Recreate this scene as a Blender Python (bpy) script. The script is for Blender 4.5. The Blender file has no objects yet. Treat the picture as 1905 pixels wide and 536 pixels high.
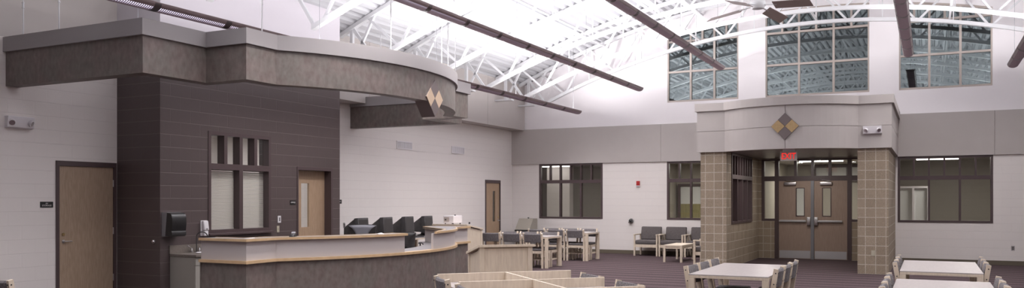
import bpy, bmesh, math, random
from mathutils import Vector, Matrix
random.seed(7)
SC = bpy.context.scene
C = SC.collection
PI = math.pi

# ------------------------------------------------------------------ materials
def new_mat(name):
    m = bpy.data.materials.new(name); m.use_nodes = True
    nt = m.node_tree
    for n in list(nt.nodes): nt.nodes.remove(n)
    out = nt.nodes.new('ShaderNodeOutputMaterial')
    return m, nt, out
def node(nt, typ, **kw):
    n = nt.nodes.new(typ)
    for k, v in kw.items():
        if k.startswith('i_'): n.inputs[k[2:].replace('_', ' ')].default_value = v
        else: setattr(n, k, v)
    return n
def col4(c): return (c[0], c[1], c[2], 1.0)
def mat(name, c, rough=0.6, metal=0.0, c2=None, scale=8.0, stretch=(1, 1, 1), detail=4.0, bump=0.0, spec=0.5, lo=0.35, hi=0.65):
    m, nt, out = new_mat(name)
    b = node(nt, 'ShaderNodeBsdfPrincipled')
    b.inputs['Roughness'].default_value = rough; b.inputs['Metallic'].default_value = metal
    b.inputs['Specular IOR Level'].default_value = spec
    b.inputs['Base Color'].default_value = col4(c)
    nt.links.new(b.outputs[0], out.inputs[0])
    if c2 is not None or bump:
        tc = node(nt, 'ShaderNodeTexCoord'); mp = node(nt, 'ShaderNodeMapping')
        mp.inputs['Scale'].default_value = stretch
        nt.links.new(tc.outputs['Object'], mp.inputs['Vector'])
        ns = node(nt, 'ShaderNodeTexNoise'); ns.inputs['Scale'].default_value = scale; ns.inputs['Detail'].default_value = detail
        nt.links.new(mp.outputs[0], ns.inputs['Vector'])
        if c2 is not None:
            cr = node(nt, 'ShaderNodeValToRGB')
            cr.color_ramp.elements[0].color = col4(c); cr.color_ramp.elements[0].position = lo
            cr.color_ramp.elements[1].color = col4(c2); cr.color_ramp.elements[1].position = hi
            nt.links.new(ns.outputs['Fac'], cr.inputs[0]); nt.links.new(cr.outputs[0], b.inputs['Base Color'])
        if bump:
            bp = node(nt, 'ShaderNodeBump'); bp.inputs['Strength'].default_value = bump; bp.inputs['Distance'].default_value = 0.01
            nt.links.new(ns.outputs['Fac'], bp.inputs['Height']); nt.links.new(bp.outputs[0], b.inputs['Normal'])
    return m
def emis(name, c, s):
    m, nt, out = new_mat(name)
    e = node(nt, 'ShaderNodeEmission'); e.inputs[0].default_value = col4(c); e.inputs[1].default_value = s
    nt.links.new(e.outputs[0], out.inputs[0]); return m
def block_mat(name, c, mortar, bw=0.40, bh=0.203, offset=0.5, joint=0.006, c2=None, bump=0.6, rough=0.5, speck=0.0, smooth=0.4, bed=None):
    """masonry: courses run in the plane of whichever wall the face belongs to"""
    m, nt, out = new_mat(name)
    b = node(nt, 'ShaderNodeBsdfPrincipled'); b.inputs['Roughness'].default_value = rough
    nt.links.new(b.outputs[0], out.inputs[0])
    tc = node(nt, 'ShaderNodeTexCoord'); ge = node(nt, 'ShaderNodeNewGeometry')
    sp = node(nt, 'ShaderNodeSeparateXYZ'); sn = node(nt, 'ShaderNodeSeparateXYZ')
    nt.links.new(tc.outputs['Object'], sp.inputs[0]); nt.links.new(ge.outputs['True Normal'], sn.inputs[0])
    ab = node(nt, 'ShaderNodeMath', operation='ABSOLUTE'); nt.links.new(sn.outputs[0], ab.inputs[0])
    gt = node(nt, 'ShaderNodeMath', operation='GREATER_THAN'); gt.inputs[1].default_value = 0.5
    nt.links.new(ab.outputs[0], gt.inputs[0])
    mx = node(nt, 'ShaderNodeMix'); mx.data_type = 'FLOAT'
    nt.links.new(gt.outputs[0], mx.inputs[0]); nt.links.new(sp.outputs[0], mx.inputs[2]); nt.links.new(sp.outputs[1], mx.inputs[3])
    cb = node(nt, 'ShaderNodeCombineXYZ'); nt.links.new(mx.outputs[0], cb.inputs[0]); nt.links.new(sp.outputs[2], cb.inputs[1])
    br = node(nt, 'ShaderNodeTexBrick'); br.offset = offset; br.squash = 1.0
    br.inputs['Scale'].default_value = 1.0; br.inputs['Brick Width'].default_value = bw; br.inputs['Row Height'].default_value = bh
    br.inputs['Mortar Size'].default_value = joint; br.inputs['Mortar Smooth'].default_value = smooth; br.inputs['Bias'].default_value = 0.0
    br.inputs['Color1'].default_value = col4(c); br.inputs['Color2'].default_value = col4(c2 or c); br.inputs['Mortar'].default_value = col4(mortar)
    nt.links.new(cb.outputs[0], br.inputs['Vector'])
    colout = br.outputs['Color']
    if bed is not None:                                      # bed joint lines: groove highlight and shading put into the colour
        fz = node(nt, 'ShaderNodeMath', operation='MULTIPLY_ADD'); fz.inputs[1].default_value = 1.0 / bh; fz.inputs[2].default_value = joint * 0.7 / bh
        nt.links.new(sp.outputs[2], fz.inputs[0])
        fr = node(nt, 'ShaderNodeMath', operation='FRACT'); nt.links.new(fz.outputs[0], fr.inputs[0])
        lt = node(nt, 'ShaderNodeMath', operation='LESS_THAN'); lt.inputs[1].default_value = joint * 1.4 / bh; nt.links.new(fr.outputs[0], lt.inputs[0])
        bm_ = node(nt, 'ShaderNodeMix'); bm_.data_type = 'RGBA'; nt.links.new(lt.outputs[0], bm_.inputs[0])
        nt.links.new(colout, bm_.inputs[6]); bm_.inputs[7].default_value = col4(bed); colout = bm_.outputs[2]
    ns = node(nt, 'ShaderNodeTexNoise'); ns.inputs['Scale'].default_value = 90.0; ns.inputs['Detail'].default_value = 3
    nt.links.new(tc.outputs['Object'], ns.inputs['Vector'])
    if speck:
        hs = node(nt, 'ShaderNodeMapRange'); hs.inputs[1].default_value = 0.35; hs.inputs[2].default_value = 0.65
        hs.inputs[3].default_value = 1 - speck; hs.inputs[4].default_value = 1 + speck
        nt.links.new(ns.outputs['Fac'], hs.inputs[0])
        vm = node(nt, 'ShaderNodeVectorMath', operation='SCALE'); nt.links.new(colout, vm.inputs[0]); nt.links.new(hs.outputs[0], vm.inputs['Scale'])
        colout = vm.outputs[0]
    nt.links.new(colout, b.inputs['Base Color'])
    inv = node(nt, 'ShaderNodeMath', operation='MULTIPLY_ADD'); inv.inputs[1].default_value = -1.0; inv.inputs[2].default_value = 1.0
    nt.links.new(br.outputs['Fac'], inv.inputs[0])
    ad = node(nt, 'ShaderNodeMath', operation='MULTIPLY_ADD'); ad.inputs[1].default_value = 0.12 if not speck else 0.5
    nt.links.new(ns.outputs['Fac'], ad.inputs[0]); nt.links.new(inv.outputs[0], ad.inputs[2])
    bp = node(nt, 'ShaderNodeBump'); bp.inputs['Strength'].default_value = bump; bp.inputs['Distance'].default_value = 0.012
    nt.links.new(ad.outputs[0], bp.inputs['Height']); nt.links.new(bp.outputs[0], b.inputs['Normal'])
    return m
def glass_mat(name, tint, refl, gloss=(1, 1, 1), grazing=True):
    m, nt, out = new_mat(name)
    t = node(nt, 'ShaderNodeBsdfTransparent'); t.inputs[0].default_value = col4(tint)
    g = node(nt, 'ShaderNodeBsdfGlossy'); g.inputs['Roughness'].default_value = 0.0; g.inputs[0].default_value = col4(gloss)
    mx = node(nt, 'ShaderNodeMixShader'); mx.inputs[0].default_value = refl
    if grazing:
        lw = node(nt, 'ShaderNodeLayerWeight'); lw.inputs[0].default_value = 0.5
        pw = node(nt, 'ShaderNodeMath', operation='POWER'); pw.inputs[1].default_value = 4.0
        nt.links.new(lw.outputs['Facing'], pw.inputs[0])
        ad = node(nt, 'ShaderNodeMath', operation='MULTIPLY_ADD'); ad.inputs[1].default_value = 0.5; ad.inputs[2].default_value = refl; ad.use_clamp = True
        nt.links.new(pw.outputs[0], ad.inputs[0]); nt.links.new(ad.outputs[0], mx.inputs[0])
    nt.links.new(t.outputs[0], mx.inputs[1]); nt.links.new(g.outputs[0], mx.inputs[2]); nt.links.new(mx.outputs[0], out.inputs[0])
    return m
def carpet_mat():
    m, nt, out = new_mat('carpet')
    b = node(nt, 'ShaderNodeBsdfPrincipled'); b.inputs['Roughness'].default_value = 0.95; b.inputs['Specular IOR Level'].default_value = 0.1
    nt.links.new(b.outputs[0], out.inputs[0])
    tc = node(nt, 'ShaderNodeTexCoord'); mp = node(nt, 'ShaderNodeMapping'); mp.inputs['Scale'].default_value = (0.18, 1, 1)
    nt.links.new(tc.outputs['Object'], mp.inputs[0])
    wv = node(nt, 'ShaderNodeTexWave'); wv.wave_type = 'BANDS'; wv.bands_direction = 'Y'
    wv.inputs['Scale'].default_value = 0.62; wv.inputs['Distortion'].default_value = 1.6; wv.inputs['Detail'].default_value = 3; wv.inputs['Detail Scale'].default_value = 2.0
    nt.links.new(mp.outputs[0], wv.inputs['Vector'])
    cr = node(nt, 'ShaderNodeValToRGB')
    cr.color_ramp.elements[0].color = (0.056, 0.040, 0.043, 1); cr.color_ramp.elements[0].position = 0.1
    cr.color_ramp.elements[1].color = (0.095, 0.066, 0.071, 1); cr.color_ramp.elements[1].position = 0.9
    nt.links.new(wv.outputs['Fac'], cr.inputs[0])
    ns = node(nt, 'ShaderNodeTexNoise'); ns.inputs['Scale'].default_value = 35; ns.inputs['Detail'].default_value = 3
    nt.links.new(tc.outputs['Object'], ns.inputs['Vector'])
    mr = node(nt, 'ShaderNodeMapRange'); mr.inputs[1].default_value = 0.3; mr.inputs[2].default_value = 0.7; mr.inputs[3].default_value = 0.75; mr.inputs[4].default_value = 1.25
    nt.links.new(ns.outputs['Fac'], mr.inputs[0])
    vm = node(nt, 'ShaderNodeVectorMath', operation='SCALE'); nt.links.new(cr.outputs[0], vm.inputs[0]); nt.links.new(mr.outputs[0], vm.inputs['Scale'])
    nt.links.new(vm.outputs[0], b.inputs['Base Color'])
    return m

M = {}
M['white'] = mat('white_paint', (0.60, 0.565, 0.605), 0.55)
M['steel'] = mat('white_steel', (0.67, 0.67, 0.685), 0.45)
M['deck'] = mat('white_deck', (0.49, 0.49, 0.51), 0.5)
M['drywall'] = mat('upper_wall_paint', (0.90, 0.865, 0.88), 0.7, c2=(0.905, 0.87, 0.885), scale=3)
M['beige'] = mat('beige_panel', (0.48, 0.44, 0.42), 0.6, c2=(0.49, 0.45, 0.43), scale=4)
M['putty'] = mat('putty_panel', (0.50, 0.46, 0.455), 0.55)
M['cap'] = mat('grey_cap', (0.33, 0.308, 0.31), 0.75)
M['laminate'] = mat('mottled_laminate', (0.140, 0.112, 0.103), 0.5, c2=(0.200, 0.176, 0.162), scale=16, stretch=(1, 1, 0.6), detail=8, lo=0.3, hi=0.72)
def patchy(m, tints, scale):
    """large soft patches of slightly different hue printed in the laminate"""
    nt = m.node_tree; b = next(n for n in nt.nodes if n.type == 'BSDF_PRINCIPLED'); src = b.inputs['Base Color'].links[0].from_socket
    tc = node(nt, 'ShaderNodeTexCoord'); ns = node(nt, 'ShaderNodeTexNoise'); ns.inputs['Scale'].default_value = scale; ns.inputs['Detail'].default_value = 5
    nt.links.new(tc.outputs['Object'], ns.inputs['Vector'])
    cr = node(nt, 'ShaderNodeValToRGB'); cr.color_ramp.elements[0].position = 0.36; cr.color_ramp.elements[1].position = 0.64
    cr.color_ramp.elements[0].color = col4(tints[0]); cr.color_ramp.elements[1].color = col4(tints[1])
    nt.links.new(ns.outputs['Fac'], cr.inputs[0])
    mx = node(nt, 'ShaderNodeMix'); mx.data_type = 'RGBA'; mx.blend_type = 'MULTIPLY'; mx.inputs[0].default_value = 1.0
    nt.links.new(src, mx.inputs[6]); nt.links.new(cr.outputs[0], mx.inputs[7]); nt.links.new(mx.outputs[2], b.inputs['Base Color'])
patchy(M['laminate'], ((1.05, 0.975, 0.97), (0.965, 1.01, 0.98)), 3.5)
M['plum'] = block_mat('plum_block', (0.096, 0.072, 0.071), (0.096, 0.072, 0.071), joint=0.007, rough=0.42, bump=0.32, bed=(0.142, 0.110, 0.108))
M['cream'] = block_mat('cream_block', (0.80, 0.752, 0.725), (0.797, 0.749, 0.722), joint=0.005, rough=0.5, bump=0.38, bed=(0.74, 0.69, 0.665))
M['tan'] = block_mat('tan_block', (0.28, 0.22, 0.162), (0.52, 0.46, 0.385), bw=0.203, bh=0.203, offset=0.0, joint=0.007, c2=(0.35, 0.28, 0.21), rough=0.85, speck=0.28, bump=0.5, smooth=0.1)
M['tanside'] = M['tan']
M['base'] = mat('cove_base', (0.135, 0.112, 0.082), 0.5)
M['frame'] = mat('plum_frame', (0.085, 0.058, 0.060), 0.4)
M['maple'] = mat('maple', (0.72, 0.62, 0.50), 0.42, c2=(0.63, 0.53, 0.425), scale=7, stretch=(6, 6, 0.8), detail=5)
M['mapletop'] = mat('maple_top', (0.45, 0.405, 0.395), 0.3, c2=(0.41, 0.37, 0.36), scale=6, stretch=(6, 1, 1), detail=5)
M['nosing'] = mat('maple_nosing', (0.62, 0.44, 0.26), 0.35, c2=(0.55, 0.38, 0.22), scale=9)
M['oak'] = mat('oak_door', (0.42, 0.31, 0.225), 0.45, c2=(0.34, 0.245, 0.172), scale=9, stretch=(7, 7, 0.7), detail=6)
M['oakpale'] = mat('oak_door_pale', (0.44, 0.31, 0.21), 0.4, c2=(0.38, 0.26, 0.17), scale=9, stretch=(7, 7, 0.7), detail=6)
M['oakdark'] = mat('oak_door_entrance', (0.34, 0.25, 0.20), 0.42, c2=(0.30, 0.215, 0.172), scale=8, stretch=(7, 7, 0.7), detail=6)
M['fabric'] = mat('grey_fabric', (0.088, 0.079, 0.082), 0.95, c2=(0.215, 0.198, 0.204), scale=70, detail=3, lo=0.36, hi=0.66, bump=0.3)
M['lounge'] = mat('charcoal_fabric', (0.092, 0.079, 0.078), 0.95, c2=(0.135, 0.118, 0.117), scale=60, bump=0.2)
M['black'] = mat('black_plastic', (0.018, 0.017, 0.018), 0.35)
M['charcoal'] = mat('charcoal_plastic', (0.050, 0.046, 0.047), 0.5, c2=(0.066, 0.061, 0.062), scale=12)
M['greyplastic'] = mat('grey_plastic', (0.24, 0.235, 0.245), 0.4)
M['screen'] = mat('dark_screen', (0.040, 0.037, 0.038), 0.3)
M['chrome'] = mat('chrome', (0.75, 0.74, 0.75), 0.18, 1.0)
M['satin'] = mat('satin_steel', (0.62, 0.60, 0.61), 0.33, 1.0)
M['brass'] = mat('brass', (0.60, 0.45, 0.22), 0.3, 1.0)
M['mullion'] = mat('grey_steel', (0.23, 0.23, 0.25), 0.4, 0.3)
M['whiteplastic'] = mat('white_plastic', (0.74, 0.71, 0.73), 0.35)
M['ivory'] = mat('ivory_plastic', (0.46, 0.42, 0.33), 0.4)
M['bronze'] = mat('bronze_housing', (0.19, 0.135, 0.137), 0.32, 0.2)
M['bronzedk'] = mat('bronze_joint', (0.055, 0.038, 0.038), 0.4)
M['lens'] = emis('lamp_lens', (0.86, 0.80, 1.0), 1.3)
M['lampglow'] = emis('lamp_tube', (1.0, 0.93, 0.99), 9.0)
M['striplamp'] = emis('strip_lamp', (1.0, 0.95, 0.92), 7.0)
M['fanblade'] = mat('fan_blade', (0.22, 0.165, 0.15), 0.45)
M['chairshell'] = mat('chair_shell', (0.30, 0.30, 0.335), 0.45)
M['plate'] = mat('brushed_plate', (0.50, 0.485, 0.50), 0.38, 0.35)
M['alu'] = mat('window_aluminium', (0.48, 0.42, 0.38), 0.45, 0.0)
M['glass'] = glass_mat('clear_glass', (0.94, 0.94, 0.93), 0.03)
M['nightglass'] = glass_mat('night_glass', (0.30, 0.36, 0.38), 0.205, (0.86, 0.97, 0.97))
M['blind'] = mat('blind_slat', (0.66, 0.63, 0.60), 0.5)
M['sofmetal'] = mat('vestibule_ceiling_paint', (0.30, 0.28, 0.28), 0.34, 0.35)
M['red'] = emis('exit_red', (1.0, 0.045, 0.035), 0.85)
M['exitface'] = mat('exit_face', (0.50, 0.44, 0.42), 0.35)
M['redplastic'] = mat('red_plastic', (0.45, 0.03, 0.03), 0.4)
M['tilebeige'] = mat('tile_beige', (0.62, 0.47, 0.34), 0.5)
M['tilegold'] = mat('tile_gold', (0.47, 0.33, 0.17), 0.5, c2=(0.42, 0.29, 0.14), scale=20)
M['tilegrey'] = mat('tile_grey', (0.17, 0.137, 0.135), 0.5)
M['counter'] = mat('sink_counter', (0.17, 0.145, 0.125), 0.35, c2=(0.21, 0.18, 0.16), scale=40)
M['cabinet'] = mat('grey_cabinet', (0.34, 0.32, 0.285), 0.5)
M['worktop'] = mat('grey_worktop', (0.22, 0.205, 0.21), 0.5)
M['roomwall'] = block_mat('room_block', (0.42, 0.39, 0.33), (0.40, 0.37, 0.31), joint=0.005, bump=0.4)
M['roomceil'] = mat('room_ceiling', (0.55, 0.53, 0.50), 0.8)
M['roomfloor'] = mat('room_floor', (0.12, 0.10, 0.09), 0.6)
M['shade'] = mat('pale_shade', (0.62, 0.63, 0.62), 0.7)
M['olive'] = mat('olive_curtain', (0.22, 0.20, 0.09), 0.8, c2=(0.30, 0.27, 0.13), scale=30, stretch=(2, 2, 0.1))
M['paper'] = mat('white_paper', (0.8, 0.78, 0.8), 0.7)
M['khaki'] = mat('khaki_metal', (0.34, 0.31, 0.265), 0.5)
M['carpet'] = carpet_mat()
M['letter'] = mat('white_letter', (0.75, 0.73, 0.72), 0.5)

# ------------------------------------------------------------------ mesh helpers
class MB:
    def __init__(s): s.bm = bmesh.new()
    def _hex(s, pts):
        v = [s.bm.verts.new(p) for p in pts]
        fs = [(0, 3, 2, 1), (4, 5, 6, 7), (0, 1, 5, 4), (1, 2, 6, 5), (2, 3, 7, 6), (3, 0, 4, 7)]
        return v, [s.bm.faces.new([v[i] for i in f]) for f in fs]
    def box(s, x0, x1, y0, y1, z0, z1, bev=0.0, seg=2):
        x0, x1 = min(x0, x1), max(x0, x1); y0, y1 = min(y0, y1), max(y0, y1); z0, z1 = min(z0, z1), max(z0, z1)
        v, f = s._hex([(x0, y0, z0), (x1, y0, z0), (x1, y1, z0), (x0, y1, z0), (x0, y0, z1), (x1, y0, z1), (x1, y1, z1), (x0, y1, z1)])
        if bev:
            ed = list({e for q in f for e in q.edges})
            bmesh.ops.bevel(s.bm, geom=ed, offset=bev, segments=seg, affect='EDGES', profile=0.5)
        return s
    def hexa(s, pts, bev=0.0, seg=2):
        v, f = s._hex([tuple(p) for p in pts])
        if bev:
            ed = list({e for q in f for e in q.edges})
            bmesh.ops.bevel(s.bm, geom=ed, offset=bev, segments=seg, affect='EDGES', profile=0.5)
        return s
    def bar(s, p0, p1, w, h, up=(0, 0, 1), bev=0.0):
        """rectangular bar from p0 to p1; w across, h along up"""
        p0, p1 = Vector(p0), Vector(p1); d = (p1 - p0).normalized(); u = Vector(up)
        r = d.cross(u)
        if r.length < 1e-4: u = Vector((0, 1, 0)); r = d.cross(u)
        r.normalize(); u = r.cross(d).normalized()
        a, b = r * w / 2, u * h / 2
        return s.hexa([p0 - a - b, p0 + a - b, p1 + a - b, p1 - a - b, p0 - a + b, p0 + a + b, p1 + a + b, p1 - a + b], bev)
    def cyl(s, p0, p1, r0, r1=None, n=12):
        r1 = r0 if r1 is None else r1
        p0, p1 = Vector(p0), Vector(p1); d = (p1 - p0).normalized()
        a = d.cross(Vector((0, 0, 1)))
        if a.length < 1e-4: a = Vector((1, 0, 0))
        a.normalize(); b = d.cross(a)
        A = [s.bm.verts.new(p0 + (a * math.cos(2 * PI * i / n) + b * math.sin(2 * PI * i / n)) * r0) for i in range(n)]
        B = [s.bm.verts.new(p1 + (a * math.cos(2 * PI * i / n) + b * math.sin(2 * PI * i / n)) * r1) for i in range(n)]
        for i in range(n):
            j = (i + 1) % n; s.bm.faces.new((A[i], A[j], B[j], B[i]))
        s.bm.faces.new(A[::-1]); s.bm.faces.new(B); return s
    def tube(s, pts, r, n=8):
        pts = [Vector(p) for p in pts]; rings = []
        for i, p in enumerate(pts):
            d = (pts[min(i + 1, len(pts) - 1)] - pts[max(i - 1, 0)]).normalized()
            a = d.cross(Vector((0.13, 0.21, 0.97))).normalized(); b = d.cross(a)
            rings.append([s.bm.verts.new(p + (a * math.cos(2 * PI * k / n) + b * math.sin(2 * PI * k / n)) * r) for k in range(n)])
        for q, w in zip(rings, rings[1:]):
            for k in range(n):
                j = (k + 1) % n; s.bm.faces.new((q[k], q[j], w[j], w[k]))
        s.bm.faces.new(rings[0][::-1]); s.bm.faces.new(rings[-1]); return s
    def lathe(s, prof, c=(0, 0, 0), n=20):
        c = Vector(c); rings = [[s.bm.verts.new(c + Vector((r * math.cos(2 * PI * k / n), r * math.sin(2 * PI * k / n), z))) for k in range(n)] for r, z in prof]
        for q, w in zip(rings, rings[1:]):
            for k in range(n):
                j = (k + 1) % n; s.bm.faces.new((q[k], q[j], w[j], w[k]))
        s.bm.faces.new(rings[0][::-1]); s.bm.faces.new(rings[-1]); return s
    def prism(s, poly, z0, z1):
        A = [s.bm.verts.new((x, y, z0)) for x, y in poly]; B = [s.bm.verts.new((x, y, z1)) for x, y in poly]
        n = len(poly)
        for i in range(n):
            j = (i + 1) % n; s.bm.faces.new((A[i], A[j], B[j], B[i]))
        s.bm.faces.new(A[::-1]); s.bm.faces.new(B); return s
    def extr(s, poly, axis, a0, a1):
        """polygon in the plane across the axis, extruded from a0 to a1: axis 'x' takes (y,z), 'y' takes (x,z)"""
        f = (lambda p, a: (a, p[0], p[1])) if axis == 'x' else (lambda p, a: (p[0], a, p[1]))
        A = [s.bm.verts.new(f(p, a0)) for p in poly]; B = [s.bm.verts.new(f(p, a1)) for p in poly]
        n = len(poly)
        for i in range(n):
            j = (i + 1) % n; s.bm.faces.new((A[i], A[j], B[j], B[i]))
        s.bm.faces.new(A[::-1]); s.bm.faces.new(B); return s
    def ribbon(s, path, off_out, off_in, z0, z1):
        """solid strip along a plan path (polyline), from off_out to off_in measured to its right"""
        P = [offset_path(path, off_out), offset_path(path, off_in)]
        rows = [[(s.bm.verts.new((a[0], a[1], z0)), s.bm.verts.new((a[0], a[1], z1))) for a in pl] for pl in P]
        o, i = rows
        for k in range(len(path) - 1):
            s.bm.faces.new((o[k][0], o[k + 1][0], o[k + 1][1], o[k][1]))
            s.bm.faces.new((i[k + 1][0], i[k][0], i[k][1], i[k + 1][1]))
            s.bm.faces.new((o[k][1], o[k + 1][1], i[k + 1][1], i[k][1]))
            s.bm.faces.new((o[k + 1][0], o[k][0], i[k][0], i[k + 1][0]))
        for e in (0, -1): s.bm.faces.new((o[e][0], o[e][1], i[e][1], i[e][0]))
        return s
    def mesh(s, name, smooth=False, xf=None):
        if xf is not None: s.bm.transform(xf)
        bmesh.ops.recalc_face_normals(s.bm, faces=s.bm.faces[:])
        me = bpy.data.meshes.new(name); s.bm.to_mesh(me); s.bm.free()
        if smooth:
            for p in me.polygons: p.use_smooth = True
        return me
    def build(s, name, m, parent=None, smooth=False, loc=None, rz=0.0, xf=None, auto=False):
        me = s.mesh(name, smooth or auto, xf)
        if auto:
            me.set_sharp_from_angle(angle=math.radians(38))
        mm = m if isinstance(m, (list, tuple)) else [m]
        for q in mm: me.materials.append(q)
        o = bpy.data.objects.new(name, me); C.objects.link(o)
        if parent is not None: o.parent = parent
        if loc is not None: o.location = loc
        o.rotation_euler.z = rz
        return o
def offset_path(path, d):
    out = []
    n = len(path)
    for i, p in enumerate(path):
        p = Vector(p)
        d0 = (Vector(path[i]) - Vector(path[i - 1])).normalized() if i > 0 else None
        d1 = (Vector(path[i + 1]) - Vector(path[i])).normalized() if i < n - 1 else None
        if d0 is None: d0 = d1
        if d1 is None: d1 = d0
        n0 = Vector((d0.y, -d0.x)); n1 = Vector((d1.y, -d1.x))
        m = (n0 + n1); m = m / max(m.dot(n0), 1e-4) if m.length > 1e-4 else n0
        q = p + m * d if m.length < 3 else p + n0 * d
        out.append((q.x, q.y))
    return out
def tag(o, label, cat, group=None):
    o['label'] = label; o['category'] = cat
    if group: o['group'] = group
    return o
def struct(o, label=None):
    o['kind'] = 'structure'
    if label: o['label'] = label
    return o
def empty(name, loc=(0, 0, 0), rz=0.0, parent=None):
    o = bpy.data.objects.new(name, None); C.objects.link(o); o.location = loc; o.rotation_euler.z = rz
    o.empty_display_size = 0.1
    if parent is not None: o.parent = parent
    return o
def thing(name, label, cat, loc=(0, 0, 0), rz=0.0, group=None):
    return tag(empty(name, loc, rz), label, cat, group)
KIDS = {}
def copy_tree(o, parent=None):
    c = o.copy(); C.objects.link(c)
    if parent is not None: c.parent = parent
    for ch in [q for q in ALLKIDS(o)]: copy_tree(ch, c)
    return c
def ALLKIDS(o): return list(o.children)
def text(body, size, m, parent, loc, rot, name='lettering', depth=0.0008, align='CENTER', bold=0.0):
    cu = bpy.data.curves.new(name, 'FONT'); cu.body = body; cu.size = size; cu.extrude = depth; cu.offset = bold
    cu.align_x = align; cu.align_y = 'CENTER'; cu.materials.append(m)
    o = bpy.data.objects.new(name, cu); C.objects.link(o); o.parent = parent
    me = bpy.data.meshes.new_from_object(o); me.name = name
    bpy.data.objects.remove(o); bpy.data.curves.remove(cu)
    o = bpy.data.objects.new(name, me); C.objects.link(o); o.parent = parent
    o.location = loc; o.rotation_euler = rot
    return o

def inst(name, me, parent):
    o = bpy.data.objects.new(name, me); C.objects.link(o); o.parent = parent; return o

# ------------------------------------------------------------------ room dimensions (metres)
X0 = -2.64                       # axis of the vault
XL, XLU = -11.76, -11.32         # left wall low down / bulkhead face above
XR = 6.05
YF, YB = 23.5, -5.0
TX, TY0, TY1 = -10.77, 9.19, 13.64   # plum office block
ZB0, ZB1 = 2.70, 3.785
tz = lambda x: deck_z(x) - 0.05
deck_z = lambda x: 7.19 - 0.0269 * (x - X0) ** 2
chord_z = lambda x: 6.25 - 0.0285 * (x - X0) ** 2

# floor
struct(MB().box(-16, XR + 0.3, YB, 31.5, -0.2, 0).build('floor', M['carpet']))

# ceiling: fluted steel deck curved over the hall, flutes running the length
def build_deck():
    xs = []; pitch = 0.2; x = -12.0
    prof = []
    while x < 6.5:
        for dx, dz in ((0.0, 0), (0.095, 0), (0.125, 0.07), (0.17, 0.07)):
            prof.append((x + dx, deck_z(x + dx) + dz))
        x += pitch
    mb = MB(); t = 0.006
    y0, y1 = YB, YF + 0.28
    A = [mb.bm.verts.new((p[0], y0, p[1])) for p in prof]; B = [mb.bm.verts.new((p[0], y1, p[1])) for p in prof]
    A2 = [mb.bm.verts.new((p[0], y0, p[1] + t)) for p in prof]; B2 = [mb.bm.verts.new((p[0], y1, p[1] + t)) for p in prof]
    for i in range(len(prof) - 1):
        mb.bm.faces.new((A[i], A[i + 1], B[i + 1], B[i])); mb.bm.faces.new((A2[i + 1], A2[i], B2[i], B2[i + 1]))
    mb.bm.faces.new((A[0], B[0], B2[0], A2[0])); mb.bm.faces.new((A[-1], A2[-1], B2[-1], B[-1]))
    struct(mb.build('ceiling', M['deck']))
build_deck()

# --- walls
def wall_x(mb, y0, y1, xa, xb, z0, z1): mb.box(xa, xb, y0, y1, z0, z1)
mb = MB()
dy0, dy1, dzt = 8.13, 9.17, 2.19
mb.box(XL - 0.25, XL, YB, dy0, 0, 3.92).box(XL - 0.25, XL, dy1, TY0, 0, 3.92).box(XL - 0.25, XL, dy0, dy1, dzt, 3.92)
struct(mb.build('wall_left', M['cream']))
struct(MB().box(XL - 0.25, XL, YB, TY0, 3.9205, deck_z(XL) + 0.03).build('wall_left_upper', M['beige']))
mb = MB(); fy0, fy1 = 21.70, 22.67
mb.box(XL - 0.25, XL, TY1, fy0, 0, 3.9).box(XL - 0.25, XL, fy1, YF + 0.3, 0, 3.9).box(XL - 0.25, XL, fy0, fy1, 2.19, 3.9)
struct(mb.build('wall_left_beyond_office', M['cream']))
# bulkhead over the far part of the left wall
mb = MB()
ys = [TY1 + 0.001, 15.4, 18.4, 21.05, YF]
for a, b in zip(ys, ys[1:]): mb.box(XL - 0.05, XLU, a + 0.004, b - 0.004, 3.765, deck_z(XLU) + 0.02)
struct(mb.build('wall_left_bulkhead', M['beige']))
# right and rear walls
mb = MB().box(XR, XR + 0.25, YB, YF + 0.3, 0, 5.1); struct(mb.build('wall_right', M['cream']))
mb = MB()
poly = [(-12.0, 0.0), (XR + 0.25, 0.0)] + [(x, deck_z(x)) for x in [XR + 0.25 - i * (XR + 12.25) / 40 for i in range(41)]]
mb.extr(poly, 'y', YB - 0.25, YB); struct(mb.build('wall_rear', M['cream']))

# far wall, lower part in block
W1 = (-10.82, -8.73); W2 = (-6.76, -4.70); W3 = (-0.71, 1.41); DW = (-4.18, -1.37)
ZS, ZH = 1.02, 2.70
def far_low(mb, a, b, z0, z1): mb.box(a, b, YF, YF + 0.22, z0, z1)
mb = MB()
far_low(mb, XL - 0.2, W1[0], 0, ZB0); far_low(mb, W1[1], W2[0], 0, ZB0)
far_low(mb, W1[0], W1[1], 0, ZS); far_low(mb, W2[0], W2[1], 0, ZS); far_low(mb, W2[1], DW[0] - 0.2, 0, ZB0)
far_low(mb, W3[0] - 0.06, W3[0], 0, ZB0); far_low(mb, W3[0], W3[1], 0, ZS); far_low(mb, W3[1], XR + 0.2, 0, ZB0)
struct(mb.build('wall_far', M['cream']))
# tan block under the sidelights and at the jambs
DJ = (-3.70, -1.86)
mb = MB()
mb.box(DW[0] - 0.2, DJ[0] - 0.05, YF, YF + 0.22, 0, ZS); mb.box(DJ[1] + 0.05, DW[1] + 0.3, YF, YF + 0.22, 0, ZS)
mb.box(DW[0] - 0.2, DW[0] + 0.08, YF, YF + 0.22, ZS, ZB0); mb.box(DW[1], W3[0] - 0.06, YF, YF + 0.22, ZS, ZB0)
struct(mb.build('wall_entrance', M['tan']))
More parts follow.
